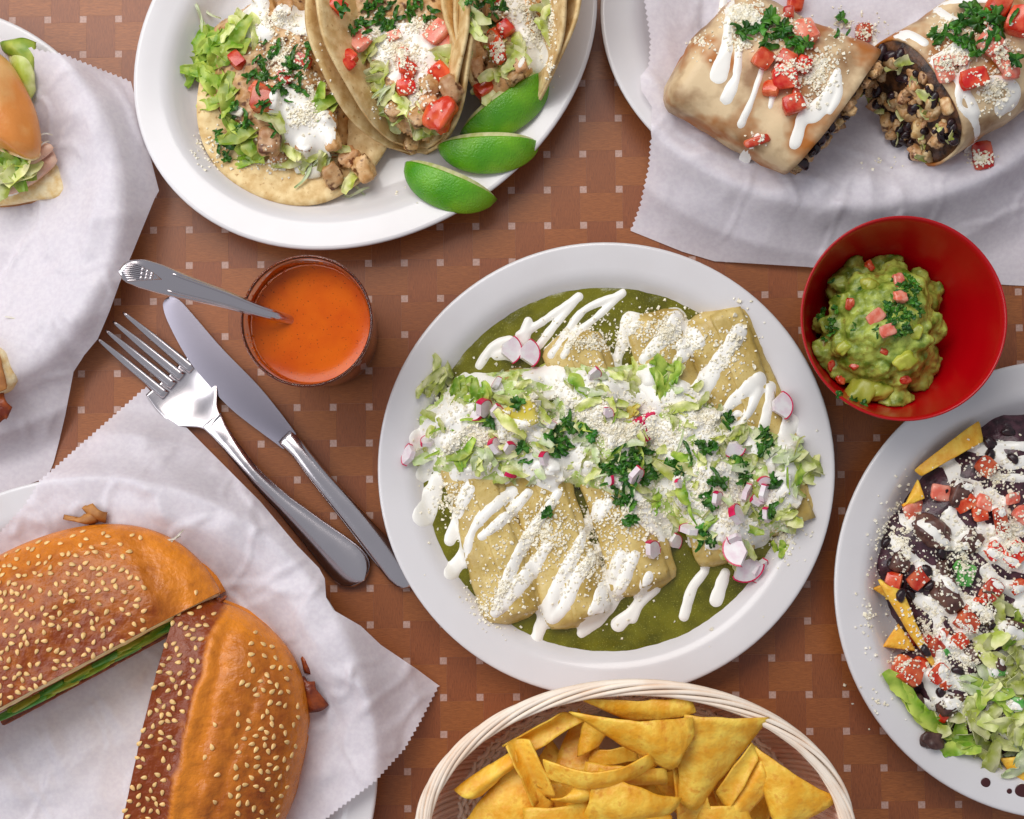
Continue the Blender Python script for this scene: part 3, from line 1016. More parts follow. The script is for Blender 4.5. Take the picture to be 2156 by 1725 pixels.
# head: shallow plate from the tine roots to the shoulders
hl = cr([U(352, 790, 10), U(380, 820, 9), U(410, 850, 13), U(432, 873, 20), U(452, 892, 24)], 28)
V, F = blade_loft(hl, np.interp(np.linspace(0, 1, 28), [0, .25, .5, .62, .75, .87, 1], [122, 133, 134, 122, 88, 58, 42]), np.linspace(6.5, 11, 28), bow=np.interp(np.linspace(0, 1, 28), [0, .5, 1], [-9, -9, 0]), n=22, expo=2.4)
build('head', V, F, MAT['steel'], fork)
tips = [((205, 713), (336, 822)), ((222, 695), (352, 802)), ((238, 677), (370, 784)), ((259, 658), (392, 768))]
for (a, b) in tips:
    dx, dy = b[0] - a[0], b[1] - a[1]
    tp = cr([U(a[0], a[1], 34), U(a[0] + dx * .4, a[1] + dy * .4, 20), U(a[0] + dx * .8, a[1] + dy * .8, 12), U(a[0] + dx * 1.1, a[1] + dy * 1.1, 8)], 20)
    V, F = blade_loft(tp, np.interp(np.linspace(0, 1, 20), [0, .05, .4, 1], [4, 8, 16, 22]), np.linspace(4, 9, 20), n=10, expo=2.6)
    build('tine', V, F, MAT['steel'], fork)

# knife
knife = thing('dinner_knife', 'steel table knife with rounded blade, handle under the middle plate', 'knife', U(600, 920, 5))
n = 50
s = np.linspace(0, 1, n)
left = cr([(352, 627), (343, 640), (353, 677), (393, 752), (437, 808), (493, 867), (597, 946)], n)
right = cr([(362, 624), (380, 634), (410, 667), (467, 733), (540, 808), (585, 862), (624, 914)], n)
top, bot = [], []
rings = []
for i in range(n):
    zc = 9 + 9 * s[i]
    a, b = U(left[i][0], left[i][1], zc), U(right[i][0], right[i][1], zc + 2)
    m = (a + b) / 2
    rings.append([a, m + (0, 0, 3 + s[i] * 2), b + (0, 0, 3), b + (0, 0, -3), m - (0, 0, 3)])
build('blade', *loft(rings), MAT['blade'], knife, sharp=25)
kp = cr([U(600, 918, 18), U(625, 945, 20), U(668, 1000, 22), U(735, 1078, 20), U(805, 1160, 17), U(868, 1234, 15)], 40)
s = np.linspace(0, 1, 40)
V, F = blade_loft(kp, np.interp(s, [0, .04, .12, .3, .6, .9, .97, 1], [40, 40, 36, 40, 50, 62, 52, 10]), np.interp(s, [0, .1, .6, 1], [12, 18, 20, 14]), bow=2, n=22, expo=2.3)
build('handle', V, F, MAT['steel'], knife)

# ---------------------------------------------------------------- red bowl and guacamole
BZ = 218.0
bk = (FOC - BZ) / FOC
bc = U(1903, 670, BZ)
br = 217 * bk
bowl = thing('lacquer_bowl', 'red lined bowl with black outside holding guacamole', 'bowl', (bc[0], bc[1], 0))
outer = [(.46, 0.5), (.50, .5), (.505, 12), (.56, 18), (.70, 46), (.83, 92), (.925, 146), (.975, 190), (.988, BZ - 6)]
innr = [(.988, BZ - 6), (1.0, BZ - 4), (1.003, BZ), (.995, BZ + 2), (.978, BZ), (.955, BZ - 16), (.90, 150), (.80, 100), (.66, 58), (.5, 36), (.3, 28), (.01, 26)]
V, F = lathe(bc[0], bc[1], [(br * r, z) for r, z in [(.01, .5)] + outer], 96)
build('shell', V, F[:-1], MAT['black_lacquer'], bowl)
V, F = lathe(bc[0], bc[1], [(br * r, z) for r, z in innr], 96)
F = F[:-2] + F[-1:]
build('lining', V, F, MAT['red_lacquer'], bowl)
SB = Surf(); SB.add(V, F)
rg = random.Random(21)
parts = []
heap = [U(*q, 80)[:2] for q in [(1752, 590), (1800, 566), (1880, 556), (1930, 580), (1968, 612), (1965, 690), (1950, 770), (1940, 815), (1880, 842), (1820, 830), (1760, 800), (1722, 745), (1740, 690), (1770, 640)]]
hc = np.mean(heap, 0)
heap_r = cr(heap, 60, True)
parts.append(loft([np.column_stack([hc + (heap_r - hc) * k, np.full(60, z)]) for k, z in ((.3, 28), (.62, 40), (.82, 70), (.86, 110), (.72, 150), (.5, 172), (.1, 180))]))
while len(parts) < 210:
    p = hc + (np.array(heap[rg.randrange(len(heap))]) - hc) * math.sqrt(rg.random()) * .98
    q = np.hypot(*(p - hc)) / 130
    p = p + np.array([rg.uniform(-14, 14), rg.uniform(-14, 14)])
    zz = 178 - 105 * min(q, 1.15) ** 1.6 + rg.uniform(-14, 12)
    floor_z = SB.h(p[0], p[1])
    r_ = rg.uniform(12, 30)
    parts.append(blob((p[0], p[1], max(zz, floor_z + r_ * .5)), (r_ * rg.uniform(.8, 1.4), r_ * rg.uniform(.7, 1.2), r_ * .7), 2, .35, 1.1, len(parts) * 1.3))
V, F = join(parts)
V, F, N = remesh(V, F, 4.6, 4)
V = V + N * (6.5 * fbm(V, .04, 3, 1.0) + 2.6 * fbm(V, .13, 2, 3.0))[:, None]
for i_ in range(len(V)):                       # the heap rests inside the lining
    q_ = V[i_, :2] - bc[:2]; r_ = np.hypot(*q_)
    V[i_, 2] = max(V[i_, 2], 27.5)
    lim = np.interp(V[i_, 2], [26, 28, 36, 58, 100, 150, BZ - 16], [.01, .3, .5, .66, .8, .9, .955]) * br - 1.5
    if r_ > lim: V[i_, :2] = bc[:2] + q_ * lim / r_
guac = build('guacamole', V, F, MAT['guac'], label='chunky green guacamole heaped in the red bowl', cat='guacamole')
SB.add(V, F)
for x, y, rr in ((1812, 818, 34), (1850, 822, 26), (1775, 735, 20), (1905, 760, 24), (1830, 600, 18), (1930, 700, 18)):
    drop('avocado_piece', 'chunk', 'avocado', guac, SB, x, y, rr * .8, zg=120, lift=.1)
for x, y, rr, k in ((1842, 668, 18, 'slab'), (1868, 696, 19, 'slab'), (1890, 592, 13, 'chunk'), (1893, 626, 11, 'chunk')):
    drop('tomato_piece', k, 'tomato_pale', guac, SB, x, y, rr, zg=170, lift=.3)
for x, y, n, q in ((1895, 640, 16, 38), (1925, 672, 6, 26), (1875, 660, 6, 24), (1915, 610, 7, 22), (1910, 700, 5, 20), (1745, 660, 5, 24), (1740, 700, 4, 16), (1785, 850, 4, 30), (1890, 590, 4, 30)):
    drop('cilantro_leaf', 'leaf', 'herb', guac, SB, x, y, 11, n, q, tilt=.6, lift=.25, zg=170)
for x, y, n, q in ((1890, 650, 7, 40), (1800, 700, 5, 60), (1780, 600, 4, 40)):
    drop('herb_strip', 'herb_strip', 'herb', guac, SB, x, y, 9, n, q, tilt=.5, lift=.15, zg=160)
for x, y in ((1770, 800), (1800, 770), (1860, 740), (1750, 770), (1832, 560), (1790, 640), (1905, 800)):
    drop('tomato_piece', 'chunk', 'tomato', guac, SB, x, y, 10, zg=120, lift=-.3)
# ---------------------------------------------------------------- tacos
ST = SF['taco']
TG = 'tacos on the oval plate'


def disc_sheet(cx, cy, r, z, seed, wob=6.0, tilt=(0, 0), n=64, thick=7.0):
    rings = []
    th = np.linspace(0, 2 * math.pi, n, endpoint=False)
    for k in np.linspace(0.02, 1, 14):
        rr = r * k * (1 + .012 * np.sin(5 * th + seed))
        x, y = rr * np.cos(th), rr * np.sin(th)
        zz = z + wob * k * np.sin(2 * th + seed) + .5 * wob * np.sin(5 * th + seed * 2) * k * k + tilt[0] * x + tilt[1] * y + 5 * k ** 4
        rings.append(np.stack([cx + x, cy + y, zz], 1))
    V, F = loft(rings, True, True, False)
    return sheet_solid(V, F, thick)


def fold_sheet(base, axis, Rr, rho, al, ar, hinge, thick=7.0, seed=0.0, flop=0.0):
    """round tortilla folded along its middle: base = near end of the fold line, axis = direction of the fold"""
    axis = np.array([axis[0], axis[1], 0.0]); axis /= np.linalg.norm(axis)
    side = np.array([axis[1], -axis[0], 0.0])
    rows = []
    ns, nt = 34, 41
    for i in range(ns):
        d = Rr * 2 * (i / (ns - 1)) ** 1.25 * .98 + .5
        half = math.sqrt(max(Rr ** 2 - (Rr - d) ** 2, 1))
        row = []
        for t in np.linspace(-1, 1, nt):
            q = t * half
            sg = 1 if q > 0 else -1
            a = (ar if sg > 0 else al)
            bend = rho * (math.pi / 2 - .5)
            u = abs(q)
            if u < bend:
                ph = u / rho
                x, z = rho * math.sin(ph), rho * (1 - math.cos(ph))
                x *= 1.0
            else:
                ph = bend / rho
                x, z = rho * math.sin(ph), rho * (1 - math.cos(ph))
                v = u - bend
                x += v * math.cos(a); z += v * math.sin(a)
            wv = (3.5 * math.sin(d * .035 + seed) + 5 * math.sin(d * .013 + 2 * seed)) * min(1, u / 80)
            p = np.array(base, float) + axis * d + side * sg * (x + wv) + np.array([0, 0, z + hinge * 0])
            p[2] += flop * d / Rr
            row.append(p)
        rows.append(row)
    V, F = loft(np.array(rows), False, False, False)
    return sheet_solid(V, F, thick)


# left taco, lying open
t1c = U(628, 225, 30)
taco1 = thing('taco', 'open taco on its round tortilla, nearest the left rim of the oval plate', 'taco', (t1c[0], t1c[1], 17), TG)
V, F = disc_sheet(t1c[0] + 6, t1c[1] + 4, 207, 26, 1.0, 3)
build('tortilla', V, F, MAT['corn_tortilla'], taco1); ST.add(V, F)
V, F = disc_sheet(t1c[0], t1c[1], 212, 38, 2.2, 5)
build('tortilla', V, F, MAT['corn_tortilla'], taco1); ST.add(V, F)
# middle taco, two tortillas folded into a deep U
b2 = U(884, 316, 26)
taco2 = thing('taco', 'folded taco standing between the open taco and the limes', 'taco', (b2[0], b2[1] + 280, 17), TG)
for dx, dy, al, ar, sd in ((-4, -6, .86, 1.14, .3), (0, 4, .98, 1.2, 1.6)):
    V, F = fold_sheet(b2 + [dx, dy, 0 if dx else 9], (-.05, 1), 285, 46, al, ar, 0, 7, sd)
    build('tortilla', V, F, MAT['corn_tortilla'], taco2); ST.add(V, F)
b3 = U(1074, 262, 24)
taco3 = thing('taco', 'folded taco behind the limes, nearest the right rim of the oval plate', 'taco', (b3[0], b3[1] + 280, 17), TG)
for dx, al, ar, sd in ((0, 1.1, 1.16, 2.3), (0, 1.18, 1.24, 4.0)):
    V, F = fold_sheet(b3 + [dx, 5 * sd, 0 if sd < 3 else 9], (.06, 1), 270, 44, al, ar, 0, 7, sd)
    build('tortilla', V, F, MAT['corn_tortilla'], taco3); ST.add(V, F)

# fillings
V, F = mound([U(*q, 50)[:2] for q in [(445, 60), (520, 10), (640, -40), (700, 90), (740, 220), (730, 330), (650, 345), (560, 320), (490, 300), (450, 220)]], 40, 62, 90, 8, .03, seed=4)
build('filling', V, F, MAT['chicken'], taco1); ST.add(V, F)
V, F = mound([U(*q, 120)[:2] for q in [(700, -60), (950, -60), (975, 120), (965, 210), (900, 285), (850, 270), (770, 190), (720, 100)]], 95, 60, 60, 9, .03, seed=6)
build('filling', V, F, MAT['chicken'], taco2); ST.add(V, F)
V, F = mound([U(*q, 120)[:2] for q in [(1010, -60), (1160, -60), (1150, 90), (1110, 180), (1060, 230), (1015, 200), (1008, 100)]], 88, 52, 50, 9, .03, seed=8)
build('filling', V, F, MAT['chicken'], taco3); ST.add(V, F)

def many(name, kind, mat, par, surf, lst, size, **kw):
    for q in lst:
        drop(name, kind, mat, par, surf, q[0], q[1], (q[2] if len(q) > 2 else size), **kw)

many('chicken_piece', 'chunk', 'chicken', taco1, ST, [(570, 298, 26), (768, 360, 27), (702, 372, 20), (735, 335, 18), (590, 330, 18), (640, 310, 18), (600, 20), (660, 40), (700, 300), (560, 5), (690, 250)], 20, lift=.5)
many('chicken_piece', 'chunk', 'chicken', taco2, ST, [(900, 215, 26), (880, 250, 22), (860, 282, 20), (900, 180), (930, 225), (835, 235), (950, 190)], 20, lift=.4, zg=130)
many('chicken_piece', 'chunk', 'chicken', taco3, ST, [(1012, 115, 22), (1035, 85), (1095, 140, 18), (1005, 150), (1050, 30), (1080, 165)], 18, lift=.4, zg=130)
for par, spots, mt, sz, zg in ((taco1, [(440, 100, 6, 26), (425, 140, 7, 22), (480, 95, 6, 28), (450, 160, 6, 26), (470, 205, 5, 30), (540, 310, 4, 30), (500, 290, 5, 24), (690, 215, 3, 20)], 'lettuce_green', 20, 80),
                               (taco1, [(500, 60, 4, 40), (560, 260, 4, 40), (600, 330, 4, 40), (740, 380, 2, 20), (650, 350, 3, 30), (700, 330, 3, 20)], 'lettuce', 18, 80),
                               (taco2, [(790, 150, 5, 26), (810, 200, 5, 24), (830, 240, 4, 20), (870, 235, 5, 26), (900, 260, 4, 20), (780, 100, 3, 20), (930, 190, 3, 20), (950, 130, 3, 20)], 'lettuce', 18, 140),
                               (taco3, [(1010, 60, 4, 18), (1030, 110, 5, 22), (1075, 110, 5, 22), (1060, 150, 4, 22), (1150, 30, 4, 18), (1160, 60, 2, 12), (1020, 190, 3, 14)], 'lettuce', 17, 140)):
    for x, y, n, q in spots:
        drop('lettuce_shred', 'shred', mt, par, ST, x, y, sz, n, q, tilt=.5, lift=.3, zg=zg)
for par, spots, zg in ((taco1, [(650, 355, 2, 14), (745, 400, 2, 10), (690, 340, 2, 14)], 80), (taco2, [(800, 190, 3, 20), (820, 220, 3, 20)], 140)):
    for x, y, n, q in spots:
        drop('lettuce_shred', 'thin_shred', 'lettuce_white', par, ST, x, y, 20, n, q, tilt=.4, lift=.3, zg=zg)
drop('lettuce_shred', 'thin_shred', 'lettuce_white', taco1, ST, 430, 30, 20, 3, 12, tilt=.3)
many('onion_piece', 'slab', 'onion', taco1, ST, [(640, 350, 16), (660, 365, 13), (595, 345, 13), (500, 235, 13)], 14)
many('tomato_piece', 'cube', 'tomato', taco1, ST, [(500, 128, 20), (545, 190, 18), (560, 212, 24), (640, 130, 14), (600, 165, 14)], 18)
drizzle('crema', taco1, [([(545, 5), (530, 45), (560, 70)], [40, 56, 30]), ([(590, 30), (640, 50)], [40, 50]), ([(510, 60), (530, 80)], 30), ([(600, 210), (650, 265), (670, 290)], [46, 96, 50]), ([(580, 235), (620, 260)], [20, 50]), ([(640, 290), (640, 318)], [40, 20])], ST, 110, hgt=12)
drizzle('crema', taco2, [([(790, 90), (850, 110), (880, 140)], [46, 110, 60]), ([(860, 140), (866, 200), (862, 225)], [40, 20, 10]), ([(900, 105), (890, 130)], 56), ([(830, 100), (820, 130)], 50)], ST, 170, hgt=10)
drizzle('crema', taco3, [([(1080, -10), (1085, 25), (1085, 45)], [34, 40, 34]), ([(1100, 65), (1125, 110), (1138, 135)], [20, 46, 26]), ([(1118, 100), (1095, 140)], [20, 8])], ST, 170, hgt=10)
many('tomato_piece', 'cube', 'tomato_red', taco2, ST, [(712, 15, 20), (738, 122, 16), (735, 135, 12), (928, 158, 20), (862, 150, 18), (855, 185, 16)], 20, zg=160)
many('tomato_piece', 'strip', 'tomato_red', taco2, ST, [(850, 130, 16), (856, 170, 18)], 18, zg=160, rz=1.6)
drop('tomato_piece', 'chunk', 'tomato_red', taco2, ST, 934, 264, 26, zg=70, lift=.8)
many('tomato_piece', 'slab', 'tomato_pale', taco2, ST, [(755, 82, 24), (938, 85, 28), (920, 70, 20), (830, 75, 14)], 20, zg=160)
many('tomato_piece', 'strip', 'tomato_red', taco3, ST, [(1046, 100, 26)], 26, zg=150, rz=1.75)
many('tomato_piece', 'cube', 'tomato_red', taco3, ST, [(1064, 62, 20), (1020, 188, 21), (1048, 8, 18)], 18, zg=150)
crumbs('cheese_crumbs', taco1, [(600, 130, 70, 70, 0, 420), (640, 245, 50, 40, 0, 160), (660, 200, 40, 40, 0, 140), (580, 40, 60, 30, 0, 120), (500, 300, 80, 60, 0, 60), (560, 340, 80, 40, 0, 50)], ST, 110)
crumbs('cheese_crumbs', taco2, [(840, 110, 80, 55, .5, 420), (790, 60, 50, 40, 0, 120), (880, 50, 60, 30, 0, 120), (880, 200, 60, 50, 0, 90), (800, 210, 30, 60, 0, 50)], ST, 160, seed=4)
crumbs('cheese_crumbs', taco3, [(1050, 100, 30, 40, 0, 90), (1130, 60, 40, 50, 0, 240), (1160, 40, 14, 60, 0, 90), (1120, 20, 50, 30, 0, 120), (1060, 20, 50, 30, 0, 90)], ST, 160, seed=5)
for par, spots, zg in ((taco1, [(600, 118, 5, 26), (575, 95, 5, 24), (630, 130, 4, 20), (545, 140, 4, 18), (535, 175, 5, 20), (600, 185, 6, 32), (570, 180, 4, 24), (640, 175, 4, 26), (478, 240, 7, 22), (505, 262, 6, 24), (550, 235, 4, 20), (585, 272, 3, 16), (470, 320, 4, 16), (500, 305, 4, 20), (465, 285, 3, 8), (650, 110, 3, 16)], 110),
                       (taco2, [(780, 25, 8, 30), (815, 40, 6, 22), (850, 10, 8, 34), (740, 45, 5, 22), (800, 5, 6, 30), (880, 25, 4, 24), (900, 30, 3, 16), (760, 60, 4, 20)], 170),
                       (taco3, [(1000, 15, 7, 18), (1035, 35, 6, 20), (1045, 5, 5, 20), (1020, 40, 3, 14)], 170)):
    for x, y, n, q in spots:
        drop('herb_strip', 'herb_strip', 'herb', par, ST, x, y, 16, n - n // 3, q, tilt=.5, lift=.45, zg=zg)
        drop('cilantro_leaf', 'leaf', 'herb', par, ST, x, y, 13, max(1, n // 3), q, tilt=.6, lift=.5, zg=zg)
bits = Surf(); bits = ST
crumbs('stray_cheese', None, [(440, 300, 50, 50, 0, 26), (1160, 140, 20, 50, 0, 30), (880, 400, 90, 40, 0, 10), (450, 340, 60, 30, 0, 12)], ST, 20, smin=1.4, smax=3, label='loose cheese crumbs fallen on the oval taco plate', cat='cheese crumbs')


# ---------------------------------------------------------------- limes
def lime(label, a, b, Rr, z=22, tint=0.0, spread=1.12, lean=0.45):
    """wedge whose sharp edge runs from a to b (frame positions), peel towards the viewer"""
    top = lean + spread
    zt = z + Rr * math.sin(top)
    A, B = U(a[0], a[1], zt), U(b[0], b[1], zt)
    ax = B - A; L = np.linalg.norm(ax[:2]) / 2; ax /= np.linalg.norm(ax)
    side = np.array([ax[1], -ax[0], 0]); side /= np.linalg.norm(side)
    up = np.array([0, 0, 1.0])
    mid = (A + B) / 2 - side * Rr * math.cos(top) * .8; mid[2] = z
    n, m = 34, 18
    t = lime_thing = thing('lime_wedge', label, 'lime', (mid[0], mid[1], z - 4), 'lime wedges on the oval plate')
    rows = []
    for i in range(n):
        u = -1 + 2 * i / (n - 1)
        prof = (max(0, 1 - abs(u) ** 2.3)) ** .62
        row = []
        for k in range(m):
            ph = lean + spread * k / (m - 1)
            row.append(mid + ax * L * u * 1.02 + (side * math.cos(ph) + up * math.sin(ph)) * (Rr * prof + 1.2))
        rows.append(row)
    V, F = loft(np.array(rows), False, False, False)
    F = [f[::-1] for f in F]
    V2, F2 = sheet_solid(V, F, 5.0)
    build('peel', V2, F2, MAT['lime'], t)
    ST.add(V2, F2)
    # flesh: the two cut faces, a few millimetres thick, meeting at the core
    rows = []
    for i in range(n):
        u = -1 + 2 * i / (n - 1)
        prof = (max(0, 1 - abs(u) ** 2.3)) ** .62
        pts = []
        for k in (0, .12, .5, .88, 1):
            ph = lean + .03 + (spread - .06) * k
            pts.append(mid + ax * L * u * .985 + (side * math.cos(ph) + up * math.sin(ph)) * max(Rr * prof - 3.0, .3) - side * (11 * prof if k > .9 else 0))
        pts.append(mid + ax * L * u * .985 + (side + up) * .4)
        rows.append(pts)
    V, F = loft(np.array(rows), True, True, True)
    build('flesh', V, F, MAT['lime_flesh'], t)
    return t


lime('green lime wedge topmost of the three, leaning on the folded taco', (966, 262), (1150, 132), 78, 54)
lime('lighter green lime wedge between the other two wedges', (918, 290), (1136, 284), 75, 58)
lime('green lime wedge lowest of the three, near the plate rim', (848, 326), (1044, 404), 75, 52)
# ---------------------------------------------------------------- burrito halves
SR = SF['burrito']


def superring(o, u, v, w, h, n=40, ex=2.6, z0=0.0, lean=0.0):
    """ring standing at o: w across along u, h tall, bottom flattened; lean slides the top along v"""
    out = []
    for q in np.linspace(0, 2 * math.pi, n, endpoint=False):
        cq, sq = math.cos(q), math.sin(q)
        x = w / 2 * math.copysign(abs(cq) ** (2 / ex), cq)
        z = h / 2 * math.copysign(abs(sq) ** (2 / ex), sq) + h / 2
        z = max(z, h * .05)
        out.append(o + u * x + v * lean * z / h + np.array([0, 0, z + z0]))
    return out


def roll_body(c0, c1, far, zc, hgt, lean0, z0, n=26, seed=0.0, taper=.86, endround=.3, ex=2.6):
    """c0-c1 the cut edge on the frame (at height zc), far the middle of the other end"""
    A, B = U(c0[0], c0[1], zc), U(c1[0], c1[1], zc)
    E = U(far[0], far[1], zc)
    m = (A + B) / 2; m[2] = 0; E[2] = 0
    u = B - A; u[2] = 0; w = np.linalg.norm(u); u /= w
    v = E - m; L = np.linalg.norm(v); v /= L
    rings = []
    for i in range(n):
        t = i / (n - 1)
        k = 1.0 if t < 1 - endround else math.sqrt(max(0.0, 1 - ((t - 1 + endround) / endround) ** 2)) * .86 + .14 * (1 - (t - 1 + endround) / endround)
        k = max(k, .06)
        kw = (1 + (taper - 1) * t) * k ** .7
        kh = (1 - .1 * t) * k
        rings.append(superring(m + v * L * t, u, v, w * kw, hgt * kh, ex=ex, z0=z0 + hgt * (1 - kh) * .12, lean=lean0 * (1 - t) ** 2))
    rings = np.array(rings)
    V, F = loft(rings, True, False, True)
    N = V - (m + v * L * .5 + np.array([0, 0, z0 + hgt * .4]))
    N /= np.linalg.norm(N, axis=1)[:, None]
    edge = np.clip((np.arange(len(V)) // rings.shape[1]) / 4.0, .35, 1)
    V = V + N * ((9 * fbm(V, .008, 2, seed) + 4 * fbm(V, .022, 3, seed + 3)) * edge)[:, None]
    return V, F, rings[0], u, v, m


def cut_burrito(label, c0, c1, far, zc, hgt, lean, z0, seed, taper, er, face_out):
    V, F, r0, u, v, m = roll_body(c0, c1, far, zc, hgt, lean, z0, seed=seed, taper=taper, endround=er)
    t = thing('burrito_half', label, 'burrito', (m[0], m[1], z0), 'cut burrito halves')
    V2, F2 = sheet_solid(V, [f[::-1] for f in F], 6.0)
    # make sure the wrap is thickened inwards
    if np.dot(np.cross(V[F[60][1]] - V[F[60][0]], V[F[60][2]] - V[F[60][0]]), V[F[60][0]] - V.mean(0)) > 0:
        V2, F2 = sheet_solid(V, F, 6.0)
    build('tortilla', V2, F2, MAT['flour_tortilla'], t)
    SR.add(V, F)
    # filling face, set back a little inside the wrap
    r0 = V[:len(r0)]
    cen = r0.mean(0)
    rings = []
    for k, dpt in ((.965, 10), (.955, 2), (.7, -3 - face_out * .4), (.4, -face_out), (.05, -face_out)):
        rings.append(cen + (r0 - cen) * k + v * dpt)
    rings = [cen + (r0 - cen) * .9 + v * 60] + rings
    Vf, Ff = loft(np.array(rings), True, False, True)
    Vf = Vf + (np.array([1, 1, 1]) * v)[None] * (5 * fbm(Vf, .05, 3, seed))[:, None]
    build('filling', Vf, Ff, MAT['filling'], t)
    return t, r0, cen, u, v


bur1, ra, ca, ua, va = cut_burrito('left half of the cut burrito, seen from its wrapped side, spotted with crema', (1826, 108), (1640, 364), (1448, 92), 130, 185, -26, 56, 1.0, .93, .16, 10)
bur2, rb, cb, ub, vb = cut_burrito('right half of the cut burrito with dark bean filling showing at the cut', (1788, 142), (1942, 374), (2200, 46), 84, 190, 80, 56, 6.0, .97, .3, 8)
SRB = SR
rq = random.Random(4)


def stuff_face(t, r0, cen, u, v, cnt, out, mats):
    for i in range(cnt):
        k = math.sqrt(rq.random()) * .88
        p = cen + (r0[rq.randrange(len(r0))] - cen) * k - v * out * rq.uniform(.4, 1.0)
        mt = rq.choice(mats)
        kind = {'bean_dark': 'bean', 'rice': 'chunk', 'chicken': 'chunk', 'tomato': 'cube', 'lettuce': 'shred'}[mt]
        nm = {'bean_dark': 'black_bean', 'rice': 'rice_clump', 'chicken': 'chicken_piece', 'tomato': 'tomato_piece', 'lettuce': 'lettuce_shred'}[mt]
        place(nm, piece(kind, rq.randrange(5), mt), t, p, (rq.uniform(-1, 1), rq.uniform(-1, 1), rq.uniform(0, 6)), rq.uniform(8, 17))


stuff_face(bur2, rb, cb, ub, vb, 120, 9, ['bean_dark', 'bean_dark', 'rice', 'chicken', 'chicken', 'bean_dark', 'rice', 'lettuce'])
stuff_face(bur1, ra, ca, ua, va, 70, 14, ['bean_dark', 'bean_dark', 'rice', 'chicken', 'bean_dark', 'rice'])
for x, y, s_ in ((1754, 262, 20), (1768, 240, 16), (1744, 240, 15), (1740, 262, 13), (1770, 215, 15)):
    p = U(x, y, 84)
    place('chicken_piece', piece('chunk', rq.randrange(5), 'chicken'), bur1, p, (rq.uniform(-1, 1), rq.uniform(-1, 1), rq.uniform(0, 6)), s_)

drizzle('crema', bur1, [([(1524, 0), (1532, 60), (1530, 100), (1513, 158)], [12, 14, 20, 28]), ([(1556, 100), (1550, 160), (1530, 206)], [12, 14, 24]), ([(1606, 140), (1584, 207), (1560, 262)], [8, 9, 14]),
                        ([(1594, 287), (1587, 306)], [8, 12]), ([(1627, 200), (1622, 225)], [10, 6]), ([(1764, 150), (1740, 205), (1714, 238), (1692, 247), (1674, 302)], [14, 22, 34, 20, 18]), ([(1767, 160), (1764, 200), (1747, 236)], [8, 14, 8]),
                        ([(1540, 20), (1580, 40)], [26, 40]), ([(1690, 210), (1700, 240)], [12, 20])], SR, 220, hgt=6, blur_s=1.0)
drizzle('crema', bur2, [([(2110, 3), (1977, 9), (1984, 28), (2024, 52)], [10, 14, 14, 14]), ([(1837, 77), (1887, 66), (1946, 90)], [8, 12, 14]), ([(1882, 88), (1920, 120), (1950, 147), (1970, 183), (2004, 240), (2006, 258), (1984, 253), (1966, 228)], [22, 24, 20, 14, 14, 18, 16, 9]),
                        ([(1980, 177), (2017, 217), (2047, 247), (2057, 283), (2049, 322)], [12, 13, 14, 14, 10]), ([(2010, 160), (2044, 213), (2057, 240)], [12, 16, 14]), ([(2087, 167), (2130, 182), (2131, 213), (2108, 228)], [12, 22, 24, 30]), ([(1950, 150), (1970, 155)], 30)], SR, 220, hgt=6, blur_s=1.0)
for par, lst in ((bur1, [(1672, 10, 26, 'cube', 'tomato_red'), (1660, 28, 18, 'cube', 'tomato'), (1694, 70, 24, 'cube', 'tomato_pale'), (1605, 127, 24, 'cube', 'tomato'), (1655, 128, 24, 'cube', 'tomato'), (1690, 138, 22, 'cube', 'tomato_red'), (1650, 168, 28, 'cube', 'tomato'),
                              (1622, 188, 22, 'cube', 'tomato'), (1674, 195, 18, 'strip', 'tomato'), (1668, 222, 23, 'cube', 'tomato'), (1640, 150, 16, 'chunk', 'tomato'), (1700, 90, 18, 'cube', 'tomato')]),
                 (bur2, [(2098, 18, 34, 'cube', 'tomato'), (2145, 50, 34, 'cube', 'tomato'), (1985, 150, 28, 'slab', 'tomato_pale'), (2047, 168, 28, 'slab', 'tomato_red'), (2110, 130, 30, 'slab', 'tomato_pale'), (2080, 96, 26, 'cube', 'tomato_pale'), (2020, 130, 20, 'slab', 'tomato_pale'), (2125, 150, 22, 'cube', 'tomato_pale'), (2085, 45, 20, 'cube', 'tomato')])):
    for x, y, s_, kd, mt in lst:
        drop('tomato_piece', kd, mt, par, SR, x, y, s_ * .8, zg=230, lift=.5)
crumbs('cheese_crumbs', bur1, [(1570, 35, 50, 45, 0, 420), (1560, 90, 40, 24, 0, 110), (1720, 150, 50, 75, .5, 420), (1650, 60, 60, 50, 0, 160), (1480, 90, 30, 40, 0, 40), (1770, 60, 30, 40, 0, 70), (1660, 140, 40, 30, 0, 90)], SR, 220, seed=8)
crumbs('cheese_crumbs', bur2, [(2000, 130, 60, 40, 0, 260), (1960, 200, 36, 50, 0, 130), (2090, 190, 50, 50, 0, 240), (2110, 110, 40, 50, 0, 160), (1990, 60, 50, 40, 0, 80), (2060, 60, 50, 30, 0, 90)], SR, 220, seed=9)
for par, lst in ((bur1, [(1560, 72, 3, 14), (1590, 66, 3, 14), (1624, 60, 5, 20), (1650, 60, 4, 20), (1624, 92, 3, 14), (1670, 88, 4, 18), (1692, 97, 3, 14), (1727, 38, 2, 10), (1770, 62, 3, 22)]),
                 (bur2, [(2054, 30, 6, 24), (2097, 60, 4, 26), (1970, 82, 3, 12), (2010, 67, 5, 22), (2047, 100, 4, 20), (2075, 45, 5, 22), (2132, 120, 2, 16), (2030, 80, 3, 20)])):
    for x, y, n, q in lst:
        drop('cilantro_leaf', 'leaf', 'herb', par, SR, x, y, 21, max(1, n // 2), q, tilt=.5, lift=.5, zg=240)
        drop('herb_strip', 'herb_strip', 'herb', par, SR, x, y, 18, n - n // 2, q, tilt=.4, lift=.5, zg=240)
